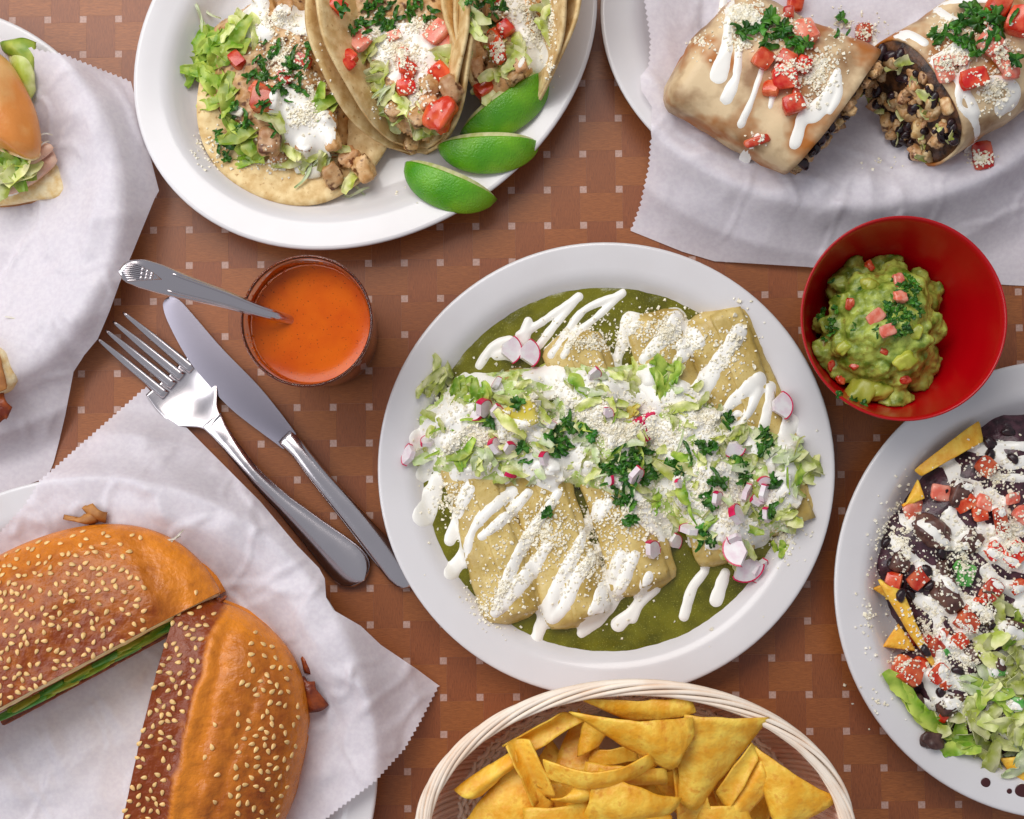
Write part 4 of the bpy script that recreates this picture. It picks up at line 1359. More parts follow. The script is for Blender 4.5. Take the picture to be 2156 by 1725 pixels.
for lb, x, y, s_, kd in (('small tomato piece fallen between the two burrito halves', 1817, 72, 20, 'cube'), ('small tomato strip with crema beside the left burrito half', 1577, 322, 17, 'strip'), ('red tomato chunk dusted with cheese below the right burrito half', 2066, 330, 32, 'slab')):
    drop('tomato_piece', kd, 'tomato', None, SR, x, y, s_, zg=70, lift=.4, label=lb, cat='tomato')
crumbs('stray_cheese', None, [(2066, 335, 34, 18, 0, 120), (1820, 70, 30, 24, 0, 40), (1835, 60, 50, 40, 0, 30), (1590, 310, 30, 20, 0, 14), (1860, 340, 60, 30, 0, 10)], SR, 90, seed=12, label='loose cheese crumbs fallen on the burrito paper', cat='cheese crumbs')
# ---------------------------------------------------------------- enchiladas in green sauce
SE = SF['enchilada']
pe = PL['enchilada']
th = np.linspace(0, 2 * math.pi, 120, endpoint=False)
ec = U(1284, 986, 50)
rr = (414 + 4 * np.sin(3 * th + .5) + 3 * np.sin(7 * th)) * (FOC - 50) / FOC
Vp, Fp = mound(np.stack([ec[0] + rr * np.cos(th), ec[1] + rr * .985 * np.sin(th)], 1), 44, 6, 26, 2.2, .03, 3, step=6, seed=3, skirt=9)
sauce = build('green_sauce', Vp, Fp, MAT['green_sauce'], label='green tomatillo sauce pooled on the middle plate under the enchiladas', cat='sauce')
SE.add(Vp, Fp)
EG = 'rolled enchiladas side by side'
axd = np.array([.29, .957])
rolls = [  # bottom end, top end (frame), width, label
    ((1090, 1312), (948, 842), 112, 'enchilada at the left end of the row, below the lettuce'),
    ((1226, 1322), (1066, 780), 122, 'second enchilada from the left, its lower end reaching the plate edge'),
    ((1366, 1250), (1200, 700), 124, 'middle enchilada of the row, mostly under lettuce and crema'),
    ((1540, 1190), (1372, 652), 118, 'fourth enchilada from the left, its upper end near the rim'),
    ((1668, 1120), (1502, 648), 138, 'enchilada at the right end of the row with bare folded upper end')]
ench = []
for i, (b, t, w, lb) in enumerate(rolls):
    B, T = U(b[0], b[1], 85), U(t[0], t[1], 85)
    B[2] = T[2] = 0
    v = T - B; L = np.linalg.norm(v); v /= L
    u = np.array([v[1], -v[0], 0])
    rings = []
    for k in np.linspace(0, 1, 40):
        e = min(k, 1 - k) * L
        f = 1 if e > 34 else .45 + .55 * math.sqrt(max(0, 1 - ((34 - e) / 34) ** 2))
        f2 = 1 if e > 40 else .35 + .65 * math.sqrt(max(0, 1 - ((40 - e) / 40) ** 2))
        rings.append(superring(B + v * L * k, u, v, 1.13 * w * f * (1 + .05 * math.sin(9 * k + i)), 52 * f2 * (1 + .08 * math.sin(7 * k + 2 * i)), n=30, ex=2.05, z0=36))
    V, F = loft(np.array(rings))
    V = V + np.stack([5 * fbm(V, .02, 3, i), 5 * fbm(V, .02, 3, i + 20), 6 * fbm(V, .022, 3, i + 40)], 1)
    o = thing('enchilada', lb, 'enchilada', (*((B + T) / 2)[:2], 40), EG)
    build('tortilla', V, F, MAT['enchilada'], o)
    SE.add(V, F)
    # loose flap of the rolled tortilla lying along one side
    rows = []
    for k in np.linspace(.03, .97, 30):
        row = []
        for q in np.linspace(0, 1, 9):
            x = (-.08 + .5 * q) * w * (1 + .05 * math.sin(8 * k + i))
            p = B + v * L * k + u * x
            z = 36 + 26 * (1 + .08 * math.sin(7 * k + 2 * i)) * (1 + (1 - min(1, abs(2 * x / w / 1.13)) ** 2.05) ** (1 / 2.05)) + 3
            row.append([p[0], p[1], z])
        rows.append(row)
    Vq, Fq = loft(np.array(rows), False, False, False)
    Vq = Vq + np.stack([5 * fbm(Vq, .02, 3, i), 5 * fbm(Vq, .02, 3, i + 20), 6 * fbm(Vq, .022, 3, i + 40) + 2 * fbm(Vq, .05, 2, i)], 1)
    Fq = [f[::-1] for f in Fq] if np.cross(Vq[Fq[0][1]] - Vq[Fq[0][0]], Vq[Fq[0][2]] - Vq[Fq[0][0]])[2] < 0 else Fq
    V2, F2 = sheet_solid(Vq, Fq, 5)
    build('flap', V2, F2, MAT['enchilada'], o)
    SE.add(V2, F2)
    ench.append(o)

# salad heaped across the rolls
salad = thing('lettuce_topping', 'band of shredded lettuce, radish and cilantro heaped across the enchiladas', 'salad', U(1280, 970, 60))
band = [(880, 880), (960, 790), (1100, 775), (1260, 770), (1400, 760), (1480, 840), (1560, 890), (1690, 930), (1690, 1040), (1660, 1110), (1560, 1180), (1420, 1110), (1300, 1040), (1160, 1010), (1000, 1010), (890, 985)]
Vm, Fm = mound([U(*q, 110)[:2] for q in band], 0, 16, 60, 7, .035, 3, step=6, seed=12, under=SE, skirt=6)
build('lettuce_bed', Vm, Fm, MAT['lettuce_bed'], salad, kind='stuff'); SE.add(Vm, Fm)
pb = np.array(band, float)
rl = random.Random(31)


def inband():
    while True:
        x, y = rl.uniform(870, 1700), rl.uniform(770, 1180)
        if sdist(np.array([x]), np.array([y]), pb)[0] > -4: return x, y


for k in range(190):
    x, y = inband()
    drop('lettuce_shred', 'shred', rl.choice(['lettuce', 'lettuce', 'lettuce_white', 'lettuce']), salad, SE, x, y, rl.uniform(9, 15), tilt=.6, lift=.3, zg=130)
for x, y, n, q, mt, sz in ((985, 825, 5, 30, 'lettuce_green', 19), (1020, 835, 3, 20, 'lettuce_green', 22), (1400, 790, 5, 26, 'lettuce_green', 20), (1425, 775, 3, 16, 'lettuce', 20), (1690, 985, 6, 22, 'lettuce', 20), (1675, 960, 4, 20, 'lettuce_white', 18), (905, 800, 5, 24, 'lettuce', 19), (975, 960, 3, 16, 'lettuce_green', 18),
                           (1330, 880, 3, 16, 'yellow', 14), (1280, 840, 4, 26, 'lettuce', 18), (1650, 1090, 4, 20, 'lettuce', 18), (930, 790, 4, 20, 'lettuce', 18), (1560, 1160, 4, 24, 'lettuce', 18), (1640, 1150, 3, 16, 'lettuce_green', 14)):
    drop('lettuce_shred', 'shred', mt, salad, SE, x, y, sz * .82, n, q, tilt=.4, lift=.5, zg=140)
for x, y, sx in ((1092, 878, 30), (1110, 868, 22)):
    drop('yellow_leaf', 'slab', 'yellow', salad, SE, x, y, sx, zg=140, rz=.3, lift=.5)


def radish(x, y, size, rz, tilt=(0, 0), thick=.22, z_up=.5):
    """slice of radish: a white wedge with a pink rind along its round side"""
    p = SE.at(x, y, 140) + np.array([0, 0, size * z_up])
    n = 10
    a = np.linspace(-1.0, 1.0, n)
    arc = np.stack([np.cos(a) * 1.15 - .45, np.sin(a) * 1.05], 1)
    poly = np.concatenate([arc, [[-.55, .35], [-.6, -.3]]])
    V = np.concatenate([np.column_stack([poly, np.full(len(poly), z)]) for z in (-thick, thick)])
    m = len(poly)
    F = [list(range(m))[::-1], [m + i for i in range(m)]] + [[i, (i + 1) % m, m + (i + 1) % m, m + i] for i in range(m)]
    R3 = np.array(Euler((tilt[0], tilt[1], rz)).to_matrix())
    o = build('radish_slice', (V * size) @ R3.T + p, F, MAT['radish_flesh'], salad, smooth=False)
    rd = np.concatenate([arc * 1.0, arc[::-1] * 1.1 + [.01, 0]])
    Vr = np.concatenate([np.column_stack([rd, np.full(len(rd), z)]) for z in (-thick * 1.06, thick * 1.06)])
    m = len(rd)
    F = [list(range(m))[::-1], [m + i for i in range(m)]] + [[i, (i + 1) % m, m + (i + 1) % m, m + i] for i in range(m)]
    build('rind', (Vr * size) @ R3.T + p, F, MAT['radish_skin'], o, smooth=False)
    SE.add((V * size) @ R3.T + p, [[0, 1, m // 2]])


for x, y, s_, rz, tl in ((1250, 790, 20, .3, (.9, .3)), (1018, 862, 28, 1.2, (1.1, 0)), (1045, 868, 20, .4, (.8, .2)), (1046, 942, 26, 1.9, (1.1, .2)), (1072, 945, 20, .6, (1.0, 0)), (1146, 968, 22, 1.5, (1.15, 0)), (1336, 1003, 26, .5, (1.0, .5)), (902, 930, 20, 2.8, (.9, .3)),
                          (862, 958, 24, 3.1, (.3, .9)), (1075, 738, 30, -.05, (0, .25)), (1113, 745, 30, .1, (.0, .35)), (1544, 945, 24, -1.2, (.4, .4)), (1508, 1052, 22, 1.1, (1.0, .3)), (1550, 1085, 30, 2.0, (1.1, 0)), (1570, 1042, 24, .3, (.5, 1.0)), (1607, 1040, 24, .9, (.9, .5)),
                          (1454, 1115, 26, 2.1, (.6, 1.1)), (1642, 855, 30, .1, (0, .2)), (1614, 1085, 22, 1.2, (.9, .3)), (1548, 1160, 34, -2.6, (.35, .2)), (1570, 1195, 36, -1.1, (.1, .3)), (1594, 1200, 28, -.3, (.2, .9)), (1372, 1158, 26, 1.2, (.9, .3)), (1594, 1055, 20, 2.2, (.9, .4)), (1420, 1140, 20, .5, (.6, .4))):
    radish(x, y, s_, rz, tl, z_up=.55)
# the big cube of radish right of the middle
p0 = SE.at(1357, 902, 140)
q = place('radish_chunk', piece('slab', 1, 'radish_skin'), salad, p0 + [0, 0, 16], (.35, .2, .5), (32, 34, 40))
SE.wait.append((np.array([v_.co[:] for v_ in q.data.vertices]) / S * np.array([1.6, 1.7, 2.0]) @ np.array(q.rotation_euler.to_matrix()).T + p0 + [0, 0, 16], [list(f_.vertices) for f_ in q.data.polygons]))
for x, y, n, qd in ((1290, 865, 5, 40), (1230, 860, 4, 30), (1080, 910, 4, 26), (1130, 835, 3, 30), (1500, 900, 4, 30), (1640, 1010, 4, 30), (1440, 1040, 4, 30), (1670, 950, 2, 10), (1160, 1000, 3, 30), (960, 930, 3, 20), (1670, 1060, 3, 20)):
    drop('onion_piece', 'slab', 'onion', salad, SE, x, y, 12, n, qd, tilt=.5, lift=.5, zg=140)

top_strokes = [
    ([(1219, 625), (1126, 688), (1092, 705)], 13), ([(1219, 625), (1179, 672), (1152, 705), (1126, 738)], 13), ([(1112, 676), (1100, 725)], [16, 22]),
    ([(1311, 618), (1232, 652), (1192, 702), (1159, 748)], 12), ([(1311, 618), (1252, 672), (1212, 702), (1186, 750)], 11),
    ([(1072, 718), (1036, 732), (1009, 770)], [22, 16, 14]), ([(1046, 748), (1075, 742)], [20, 26]),
    ([(1329, 675), (1312, 715), (1299, 764)], [34, 20, 15]), ([(1426, 668), (1420, 690), (1385, 725), (1352, 757)], [34, 32, 24, 16]), ([(1457, 708), (1440, 745), (1424, 762)], [30, 24, 14]), ([(1470, 720), (1440, 730)], 26),
    ([(1557, 698), (1504, 775), (1447, 842)], [26, 28, 20]), ([(1506, 790), (1470, 852)], 18), ([(1600, 798), (1554, 835), (1524, 867)], [26, 24, 14]), ([(1598, 822), (1577, 868), (1558, 897)], [18, 14, 11]), ([(1624, 815), (1614, 875), (1608, 897)], [18, 17, 18]), ([(1664, 888), (1650, 935)], [32, 24]),
    ([(979, 792), (952, 835), (916, 875), (896, 908), (878, 952)], [14, 18, 16, 20, 18]), ([(952, 838), (956, 845)], 34), ([(1016, 845), (972, 868), (926, 897)], 17), ([(884, 925), (890, 935)], 40),
    ([(919, 1008), (906, 1058), (892, 1086)], [22, 32, 40]), ([(985, 1032), (966, 1075), (947, 1138)], [26, 18, 20]),
    ([(1079, 1035), (1019, 1085), (994, 1118)], [18, 19, 12]), ([(1112, 1038), (1066, 1088), (1014, 1130)], [16, 20, 14]), ([(994, 1118), (975, 1170), (950, 1205)], [12, 22, 26]),
    ([(1176, 1038), (1136, 1095), (1102, 1148), (1072, 1210), (1048, 1268)], [14, 18, 20, 20, 16]), ([(1152, 1150), (1112, 1210), (1062, 1268), (1042, 1292)], [18, 26, 24, 20]),
    ([(1260, 1060), (1219, 1150), (1186, 1210), (1149, 1290), (1132, 1338)], [14, 18, 22, 22, 20]), ([(1255, 1160), (1212, 1223), (1189, 1277), (1159, 1308)], [18, 23, 22, 18]),
    ([(1306, 1170), (1276, 1227), (1242, 1310), (1224, 1334)], [18, 24, 26, 16]), ([(1336, 1170), (1306, 1237), (1272, 1293), (1239, 1320)], [18, 24, 24, 20]),
    ([(1366, 1213), (1339, 1277), (1302, 1315)], [16, 18, 26]), ([(1382, 1243), (1349, 1273), (1332, 1303)], [10, 13, 16]), ([(1484, 1203), (1457, 1240), (1440, 1298)], [14, 16, 18]), ([(1527, 1207), (1508, 1264)], [18, 24])]
thick_strokes = [
    # thick of the topping
    ([(1000, 800), (1040, 815)], [30, 40]), ([(1110, 790), (1160, 790), (1200, 800)], [24, 36, 30]), ([(1240, 880), (1300, 900), (1320, 930)], [40, 60, 34]), ([(1390, 930), (1450, 960)], [40, 30]), ([(1060, 900), (1010, 920)], [40, 40]), ([(1220, 930), (1180, 985), (1120, 985)], [30, 44, 36]), ([(1500, 880), (1540, 910), (1570, 940)], [30, 40, 24]), ([(1480, 1020), (1440, 1010), (1400, 1030)], [40, 44, 30]), ([(1580, 1060), (1540, 1090), (1500, 1100)], [44, 50, 40]), ([(1640, 1050), (1670, 1000), (1660, 970)], [36, 36, 20]), ([(930, 880), (960, 860)], [36, 40]), ([(1420, 830), (1450, 850)], [40, 36]),
    ([(1180, 820), (1240, 850), (1260, 890)], [30, 44, 30]), ([(1290, 800), (1340, 830), (1380, 850)], [40, 54, 40]), ([(1360, 800), (1380, 780)], 36), ([(1200, 870), (1150, 910), (1080, 905)], [20, 30, 40]), ([(1010, 890), (960, 905), (930, 930)], [26, 36, 30]), ([(1090, 950), (1130, 960)], [36, 20]),
    ([(1440, 870), (1480, 900), (1500, 940)], [26, 40, 26]), ([(1400, 900), (1420, 940), (1400, 980)], [30, 40, 30]), ([(1200, 960), (1240, 990)], [36, 30]), ([(1470, 990), (1530, 1010), (1540, 1060)], [40, 56, 40]), ([(1590, 1090), (1620, 1060), (1640, 1010)], [40, 40, 30]), ([(1600, 1130), (1560, 1110), (1520, 1130)], [40, 40, 26]),
    ([(1330, 1060), (1370, 1090), (1400, 1120)], [34, 46, 36]), ([(1440, 1060), (1480, 1090)], [34, 44]), ([(1020, 985), (960, 1000)], [30, 26]), ([(1120, 1000), (1160, 1020)], [26, 30]), ([(1550, 900), (1590, 950), (1640, 970)], [14, 26, 20]), ([(1660, 1040), (1640, 1080)], [30, 30]), ([(905, 960), (890, 1000)], [30, 24]), ([(1280, 1060), (1260, 1090)], [20, 16])]
top_strokes += [(p_, [w_ * .95 for w_ in (q_ if isinstance(q_, list) else [q_, q_])]) for p_, q_ in thick_strokes]
drizzle('crema_drizzle', None, top_strokes, SE, 120, hgt=8, blur_s=1.6, label='white crema drizzled in zigzags over the enchiladas', cat='crema')
for k in range(60):
    x, y = inband()
    drop('lettuce_shred', rl.choice(['shred', 'thin_shred', 'shred']), rl.choice(['lettuce', 'lettuce', 'lettuce_white', 'lettuce_green']), salad, SE, x, y, rl.uniform(11, 19), tilt=.5, lift=.35, zg=140)
for k in range(9):
    x, y = inband()
    radish(x, y, rl.uniform(13, 20), rl.uniform(0, 6), (rl.uniform(-1.1, 1.1), rl.uniform(-.9, .9)), z_up=.5)
dol = []
for k in range(44):
    x, y = inband()
    w_ = rl.uniform(9, 24)
    dol.append(([(x, y), (x + rl.uniform(-14, 14), y + rl.uniform(-9, 9)), (x + rl.uniform(-26, 26), y + rl.uniform(-16, 16))], [w_, w_ * rl.uniform(.8, 1.5), w_ * rl.uniform(.3, .8)]))
drizzle('crema_dollops', salad, dol, SE, 140, hgt=9, blur_s=1.0, seed=40.0)
zones = [(1300, 900, 330, 80, .2, 1500), (1520, 1050, 170, 100, .4, 900), (1000, 930, 110, 80, 0, 420), (1400, 700, 110, 60, .3, 420), (1150, 1120, 130, 110, 0, 480), (1250, 1180, 130, 110, 0, 420), (1250, 720, 110, 60, 0, 280), (1540, 740, 50, 110, .3, 130), (1060, 1240, 70, 90, 0, 160), (950, 1050, 60, 80, 0, 160), (1330, 1090, 120, 80, 0, 380), (1480, 880, 130, 70, .4, 240), (1020, 1280, 50, 40, .7, 90), (1650, 1130, 40, 60, 0, 110), (960, 830, 60, 60, 0, 120), (1290, 990, 380, 340, 0, 500)]
crumbs('cheese_crumbs', None, zones, SE, 130, seed=15, label='crumbled white cheese sprinkled all over the enchiladas', cat='cheese crumbs')
for x, y, n, qd in ((1170, 930, 7, 26), (1200, 900, 4, 20), (1190, 945, 4, 18), (1285, 965, 7, 26), (1310, 985, 7, 30), (1325, 1010, 6, 26), (1325, 1055, 3, 12), (1325, 1095, 3, 10), (1345, 955, 5, 20), (1300, 1050, 3, 20), (1490, 940, 5, 16), (1527, 882, 3, 9), (1603, 915, 4, 12), (1610, 945, 5, 20), (1572, 1010, 3, 12), (1412, 975, 4, 14), (1430, 985, 3, 14),
                   (1490, 1050, 4, 16), (1482, 1130, 5, 18), (1150, 1078, 2, 4), (1232, 905, 3, 20), (1035, 890, 2, 8), (1615, 1075, 3, 14), (1632, 1018, 2, 10), (1510, 1010, 3, 14), (1380, 985, 3, 20), (1280, 1000, 4, 20), (1110, 955, 2, 20), (1450, 960, 2, 20), (1560, 975, 2, 12), (1088, 848, 2, 6), (1345, 1000, 4, 16)):
    drop('cilantro_leaf', 'leaf', 'herb', salad, SE, x, y, 16, n - n // 2, qd, tilt=.6, lift=.5, zg=150)
    drop('herb_strip', 'herb_strip', 'herb', salad, SE, x, y, 17, n // 2 + 1, qd, tilt=.5, lift=.5, zg=150)
# ---------------------------------------------------------------- nachos
SN = SF['nacho']


def chip_patch(corners, bend=(0, 0), thick=5.0, seed=0.0, n=12, rag=2.0, bulge=0.0, rnd=.04):
    """corners: three or four (x, y, z) frame positions with heights"""
    C = [U(*q) for q in corners]
    if len(C) == 3: C = [C[0], C[1], C[2], C[2]]
    A, B, Cc, D = C
    nrm = np.cross(B - A, D - A) + np.cross(Cc - B, D - B) * .5
    if nrm[2] < 0: nrm = -nrm
    nrm /= np.linalg.norm(nrm)
    rows = []
    cen = (A + B + Cc + D) / 4
    for i in range(n + 1):
        row = []
        for j in range(n + 1):
            u, v = j / n, i / n
            p = A * (1 - u) * (1 - v) + B * u * (1 - v) + Cc * u * v + D * (1 - u) * v
            e = max(abs(2 * u - 1), abs(2 * v - 1))
            cr_ = (abs(2 * u - 1) * abs(2 * v - 1)) ** 4
            p = p + (cen - p) * rnd * cr_
            k = noise.noise(Vector((p[0] * .03, p[1] * .03, seed)))
            p = p + (p - cen) / (np.linalg.norm(p - cen) + 1e-6) * k * rag * e
            p = p + nrm * (bend[0] * math.sin(math.pi * u) + bend[1] * math.sin(math.pi * v) + bulge * (1 - e * e) + 4.5 * noise.noise(Vector((p[0] * .015, p[1] * .015, seed + 9))))
            row.append(p)
        rows.append(row)
    V, F = loft(np.array(rows), False, False, False)
    if np.cross(V[F[n * 4][1]] - V[F[n * 4][0]], V[F[n * 4][2]] - V[F[n * 4][0]])[2] < 0: F = [f[::-1] for f in F]
    return sheet_solid(V, F, thick)


NG = 'chips under the nacho toppings'
for lb, cs, bd in (('yellow corn chip curving along the upper edge of the black beans', [(2062, 884, 70), (2072, 930, 78), (1940, 1004, 66), (1924, 990, 60)], (0, 16)),
                   ('small yellow corn chip poking out of the beans above the tomato cube', [(1932, 1008, 66), (1948, 1050, 74), (1902, 1068, 62)], (6, 0)),
                   ('long yellow corn chip edge along the left side of the nachos', [(1845, 1218, 80), (1900, 1240, 92), (1972, 1402, 84), (1956, 1398, 70), ], (10, 8)),
                   ('pointed yellow chip tip sticking out at the left of the nachos', [(1892, 1312, 60), (1930, 1372, 56), (1856, 1363, 52)], (4, 0)),
                   ('small chip corner beneath the bean edge, left of the nachos', [(1838, 1240, 58), (1880, 1222, 62), (1870, 1262, 50)], (2, 0)),
                   ('yellow chip tucked under the lettuce at the lower right of the nachos', [(2105, 1598, 70), (2170, 1590, 76), (2170, 1670, 60), (2146, 1656, 52)], (4, 4))):
    V, F = chip_patch(cs, bd, seed=len(lb), thick=6)
    build('corn_chip', V, F, MAT['chip'], label=lb, cat='chip', group=NG)
    SN.add(V, F)
bo = [(2330, 830), (2220, 840), (2160, 868), (2114, 856), (2062, 900), (2040, 925), (1950, 1000), (1920, 1040), (1905, 1070), (1868, 1090), (1846, 1150), (1840, 1200), (1866, 1236), (1888, 1300), (1930, 1362), (1880, 1395), (1890, 1432), (1922, 1470), (1945, 1510), (1995, 1545), (2050, 1580), (2110, 1590), (2180, 1640), (2400, 1650), (2600, 1500), (2600, 950)]
V, F = mound([U(*q, 60)[:2] for q in bo], 18, 66, 90, 9, .012, 3, step=6, seed=3, skirt=9)
nach = thing('nacho_topping', 'heap of black beans topped with tomato, crema, cheese and lettuce on the right plate', 'nachos', U(2240, 1240, 18))
build('black_beans', V, F, MAT['bean'], nach); SN.add(V, F)
for k in range(34):
    a, q = R.uniform(2.0, 4.4), 150 + 250 * math.sqrt(R.random())
    x, y = 2240 + q * math.cos(a), 1240 + q * math.sin(a)
    if sdist(np.array([x]), np.array([y]), np.array(bo, float))[0] > 12 and x < 2200:
        drop('black_bean', 'bean', 'bean_dark', nach, SN, x, y, 12, tilt=.4, lift=.15)
for x, y, s_ in ((1994, 1253, 34), (2040, 1140, 26), (2020, 1040, 26), (1964, 1120, 34), (2060, 1290, 26), (2100, 1400, 24), (2120, 1170, 22), (1900, 1180, 24), (2000, 1480, 26), (2050, 1380, 28), (2130, 1330, 26), (1930, 1480, 22), (1960, 1560, 22), (2080, 1240, 22), (1985, 1200, 24)):
    drop('beef_strip', 'chunk', 'beef', nach, SN, x, y, s_ * .8, tilt=.4, lift=.2)
for x, y, n, qd, mt, sz in ((2110, 1370, 7, 40, 'lettuce', 20), (2130, 1440, 7, 40, 'lettuce', 20), (2060, 1500, 8, 40, 'lettuce', 20), (2120, 1530, 8, 40, 'lettuce', 20), (2000, 1530, 6, 30, 'lettuce', 19), (2150, 1390, 5, 30, 'lettuce', 18), (2080, 1470, 4, 30, 'lettuce_green', 20),
                            (2010, 1570, 5, 16, 'lettuce_green', 20), (2070, 1580, 6, 30, 'lettuce', 20), (2110, 1300, 3, 30, 'lettuce', 18), (2060, 1430, 4, 30, 'lettuce_white', 18), (2140, 1590, 4, 24, 'lettuce_white', 17), (2150, 1330, 4, 24, 'lettuce_green', 18), (1955, 1520, 4, 20, 'lettuce', 18)):
    drop('lettuce_shred', 'shred', mt, nach, SN, x, y, sz, n, qd, tilt=.5, lift=.4, zg=90)
for x, y, rz_ in ((1890, 1442, -.7), (1915, 1475, -.8), (1945, 1505, -.75), (1972, 1530, -.6)):
    drop('lettuce_shred', 'shred', 'lettuce_green', nach, SN, x, y, 23, rz=rz_, tilt=.2, lift=.9, zg=70)
for x, y, s_, kd, mt in ((1924, 1075, 32, 'slab', 'tomato_pale'), (2074, 982, 24, 'cube', 'tomato'), (1980, 1038, 30, 'slab', 'tomato_pale'), (2030, 1060, 28, 'slab', 'tomato'), (2104, 1102, 34, 'strip', 'tomato'), (2067, 1058, 26, 'cube', 'tomato_pale'), (1874, 1227, 28, 'cube', 'tomato'), (1932, 1217, 36, 'slab', 'tomato'),
                      (2084, 1243, 40, 'slab', 'tomato'), (2034, 1303, 38, 'cube', 'tomato'), (1950, 1350, 30, 'slab', 'tomato_red'), (1968, 1362, 24, 'cube', 'tomato'), (1930, 1356, 22, 'cube', 'tomato_red'), (1907, 1412, 38, 'cube', 'tomato'), (1974, 1417, 28, 'slab', 'tomato'), (2020, 1347, 22, 'cube', 'tomato_red'), (1990, 1497, 22, 'strip', 'tomato_red'),
                      (2134, 1165, 32, 'slab', 'tomato_red'), (2090, 1160, 24, 'cube', 'tomato'), (2140, 1235, 26, 'cube', 'tomato'), (2060, 1075, 26, 'slab', 'tomato'), (2150, 1085, 26, 'cube', 'tomato_pale'), (2010, 1350, 22, 'slab', 'tomato'), (1985, 1335, 18, 'cube', 'tomato'), (2130, 1050, 22, 'slab', 'tomato_pale'), (1990, 1440, 20, 'cube', 'tomato'), (2060, 1270, 20, 'cube', 'tomato_red'), (1935, 1400, 18, 'cube', 'tomato_red')):
    drop('tomato_piece', kd, mt, nach, SN, x, y, s_ * .68, zg=100, lift=.45, tilt=.4)
for x, y, s_ in ((2030, 1210, 26), (2018, 1198, 18), (2130, 1480, 18), (2100, 1410, 16), (1985, 1376, 10)):
    drop('pepper_piece', 'slab', 'pepper', nach, SN, x, y, s_, zg=100, lift=.6, tilt=.5)
ns = [([(2054, 945), (2090, 947), (2124, 975), (2160, 970)], [24, 30, 36, 30]), ([(2080, 935), (2160, 940)], [16, 24]), ([(2004, 985), (2017, 1012), (2054, 1028)], [38, 22, 38]), ([(2090, 1004), (2160, 1008)], [16, 20]), ([(2084, 1042), (2117, 1075)], [40, 40]), ([(1998, 1085), (2024, 1122)], [36, 40]),
      ([(1904, 1098), (1950, 1108), (1987, 1142), (2030, 1152)], [26, 22, 26, 28]), ([(1884, 1138), (1920, 1173), (1957, 1200), (1997, 1227), (2024, 1252)], [30, 26, 22, 26, 12]), ([(2070, 1115), (2137, 1152)], 36), ([(2064, 1150), (2120, 1183), (2160, 1197)], [30, 30, 30]), ([(2077, 1203), (2110, 1230), (2160, 1252)], [38, 34, 36]),
      ([(1934, 1262), (1970, 1290), (1984, 1337), (2020, 1380), (2052, 1398)], [34, 36, 24, 28, 14]), ([(2004, 1290), (2030, 1323), (2064, 1343)], [10, 26, 26]), ([(2030, 1262), (2070, 1287), (2130, 1327)], [26, 24, 34]), ([(1980, 1377), (1997, 1423), (2037, 1443), (2087, 1467), (2160, 1502)], [24, 44, 40, 30, 30]),
      ([(1947, 1413), (1977, 1467), (2034, 1490)], [16, 40, 26]), ([(2020, 1497), (2070, 1540)], [22, 22]), ([(2114, 1385), (2160, 1430)], [40, 40]), ([(2077, 1405), (2104, 1433), (2140, 1440)], [26, 30, 24]), ([(2080, 1520), (2140, 1560)], [16, 22]), ([(2130, 1110), (2160, 1120)], 30), ([(2120, 1330), (2160, 1350)], [36, 40]), ([(2150, 1280), (2165, 1290)], 40),
      ([(2040, 1560), (2065, 1575)], [14, 14]), ([(2150, 1655), (2165, 1668)], [14, 20]), ([(1950, 1480), (1962, 1506)], [16, 10])]
ns = [(p_, [w_ * .66 for w_ in (q_ if isinstance(q_, list) else [q_, q_])]) for p_, q_ in ns]
drizzle('crema', nach, ns, SN, 110, hgt=6, blur_s=1.6)
crumbs('cheese_crumbs', nach, [(2030, 1180, 170, 200, 0, 420), (2080, 1300, 110, 160, 0, 300), (2030, 1400, 100, 110, 0, 220), (1900, 1140, 60, 120, 0, 160), (2100, 1000, 90, 80, 0, 200), (1950, 1320, 60, 100, 0, 160), (1900, 1400, 40, 50, 0, 50), (2080, 1500, 110, 80, 0, 260), (2130, 1130, 60, 100, 0, 280)], SN, 110, seed=22)
crumbs('stray_cheese', None, [(1830, 1290, 40, 120, 0, 40), (1860, 1120, 30, 60, .4, 40), (1850, 1480, 60, 60, 0, 14)], SN, 30, seed=25, label='loose cheese crumbs fallen on the nacho plate', cat='cheese crumbs')
for lb, x, y, r_ in (('larger round brown bean sauce drop on the nacho plate rim', 2075, 1648, 10), ('tiny brown bean sauce drop beside the larger drops on the nacho rim', 2125, 1666, 5.5), ('brown bean sauce drop at the right end of the nacho rim', 2152, 1666, 15)):
    V, F = ico(3)
    p = SN.at(x, y, 60)
    build('sauce_drop', V * [r_, r_, 1.6] + p + [0, 0, .6], F, MAT['sauce_drop'], label=lb, cat='sauce drop')
# ---------------------------------------------------------------- chip basket
KZ = 270.0
kc = U(1336, 1762, KZ)
kk = (FOC - KZ) / FOC
KA, KB = 440 * kk, 306 * kk
basket = thing('chip_basket', 'oval pale wicker basket with twisted rim full of tortilla chips', 'basket', (kc[0], kc[1], 0))
KAX = .74


def kpt(a, t, off=0.0):
    """point on the basket wall: angle a, t from the foot 0 to the rim 1"""
    f = KAX + (1 - KAX) * (1 - (1 - t) ** 1.8)
    return np.array([kc[0] + (KA * f + off) * math.cos(a), kc[1] + (KB * f + off) * math.sin(a), 8 + (KZ - 8) * t])


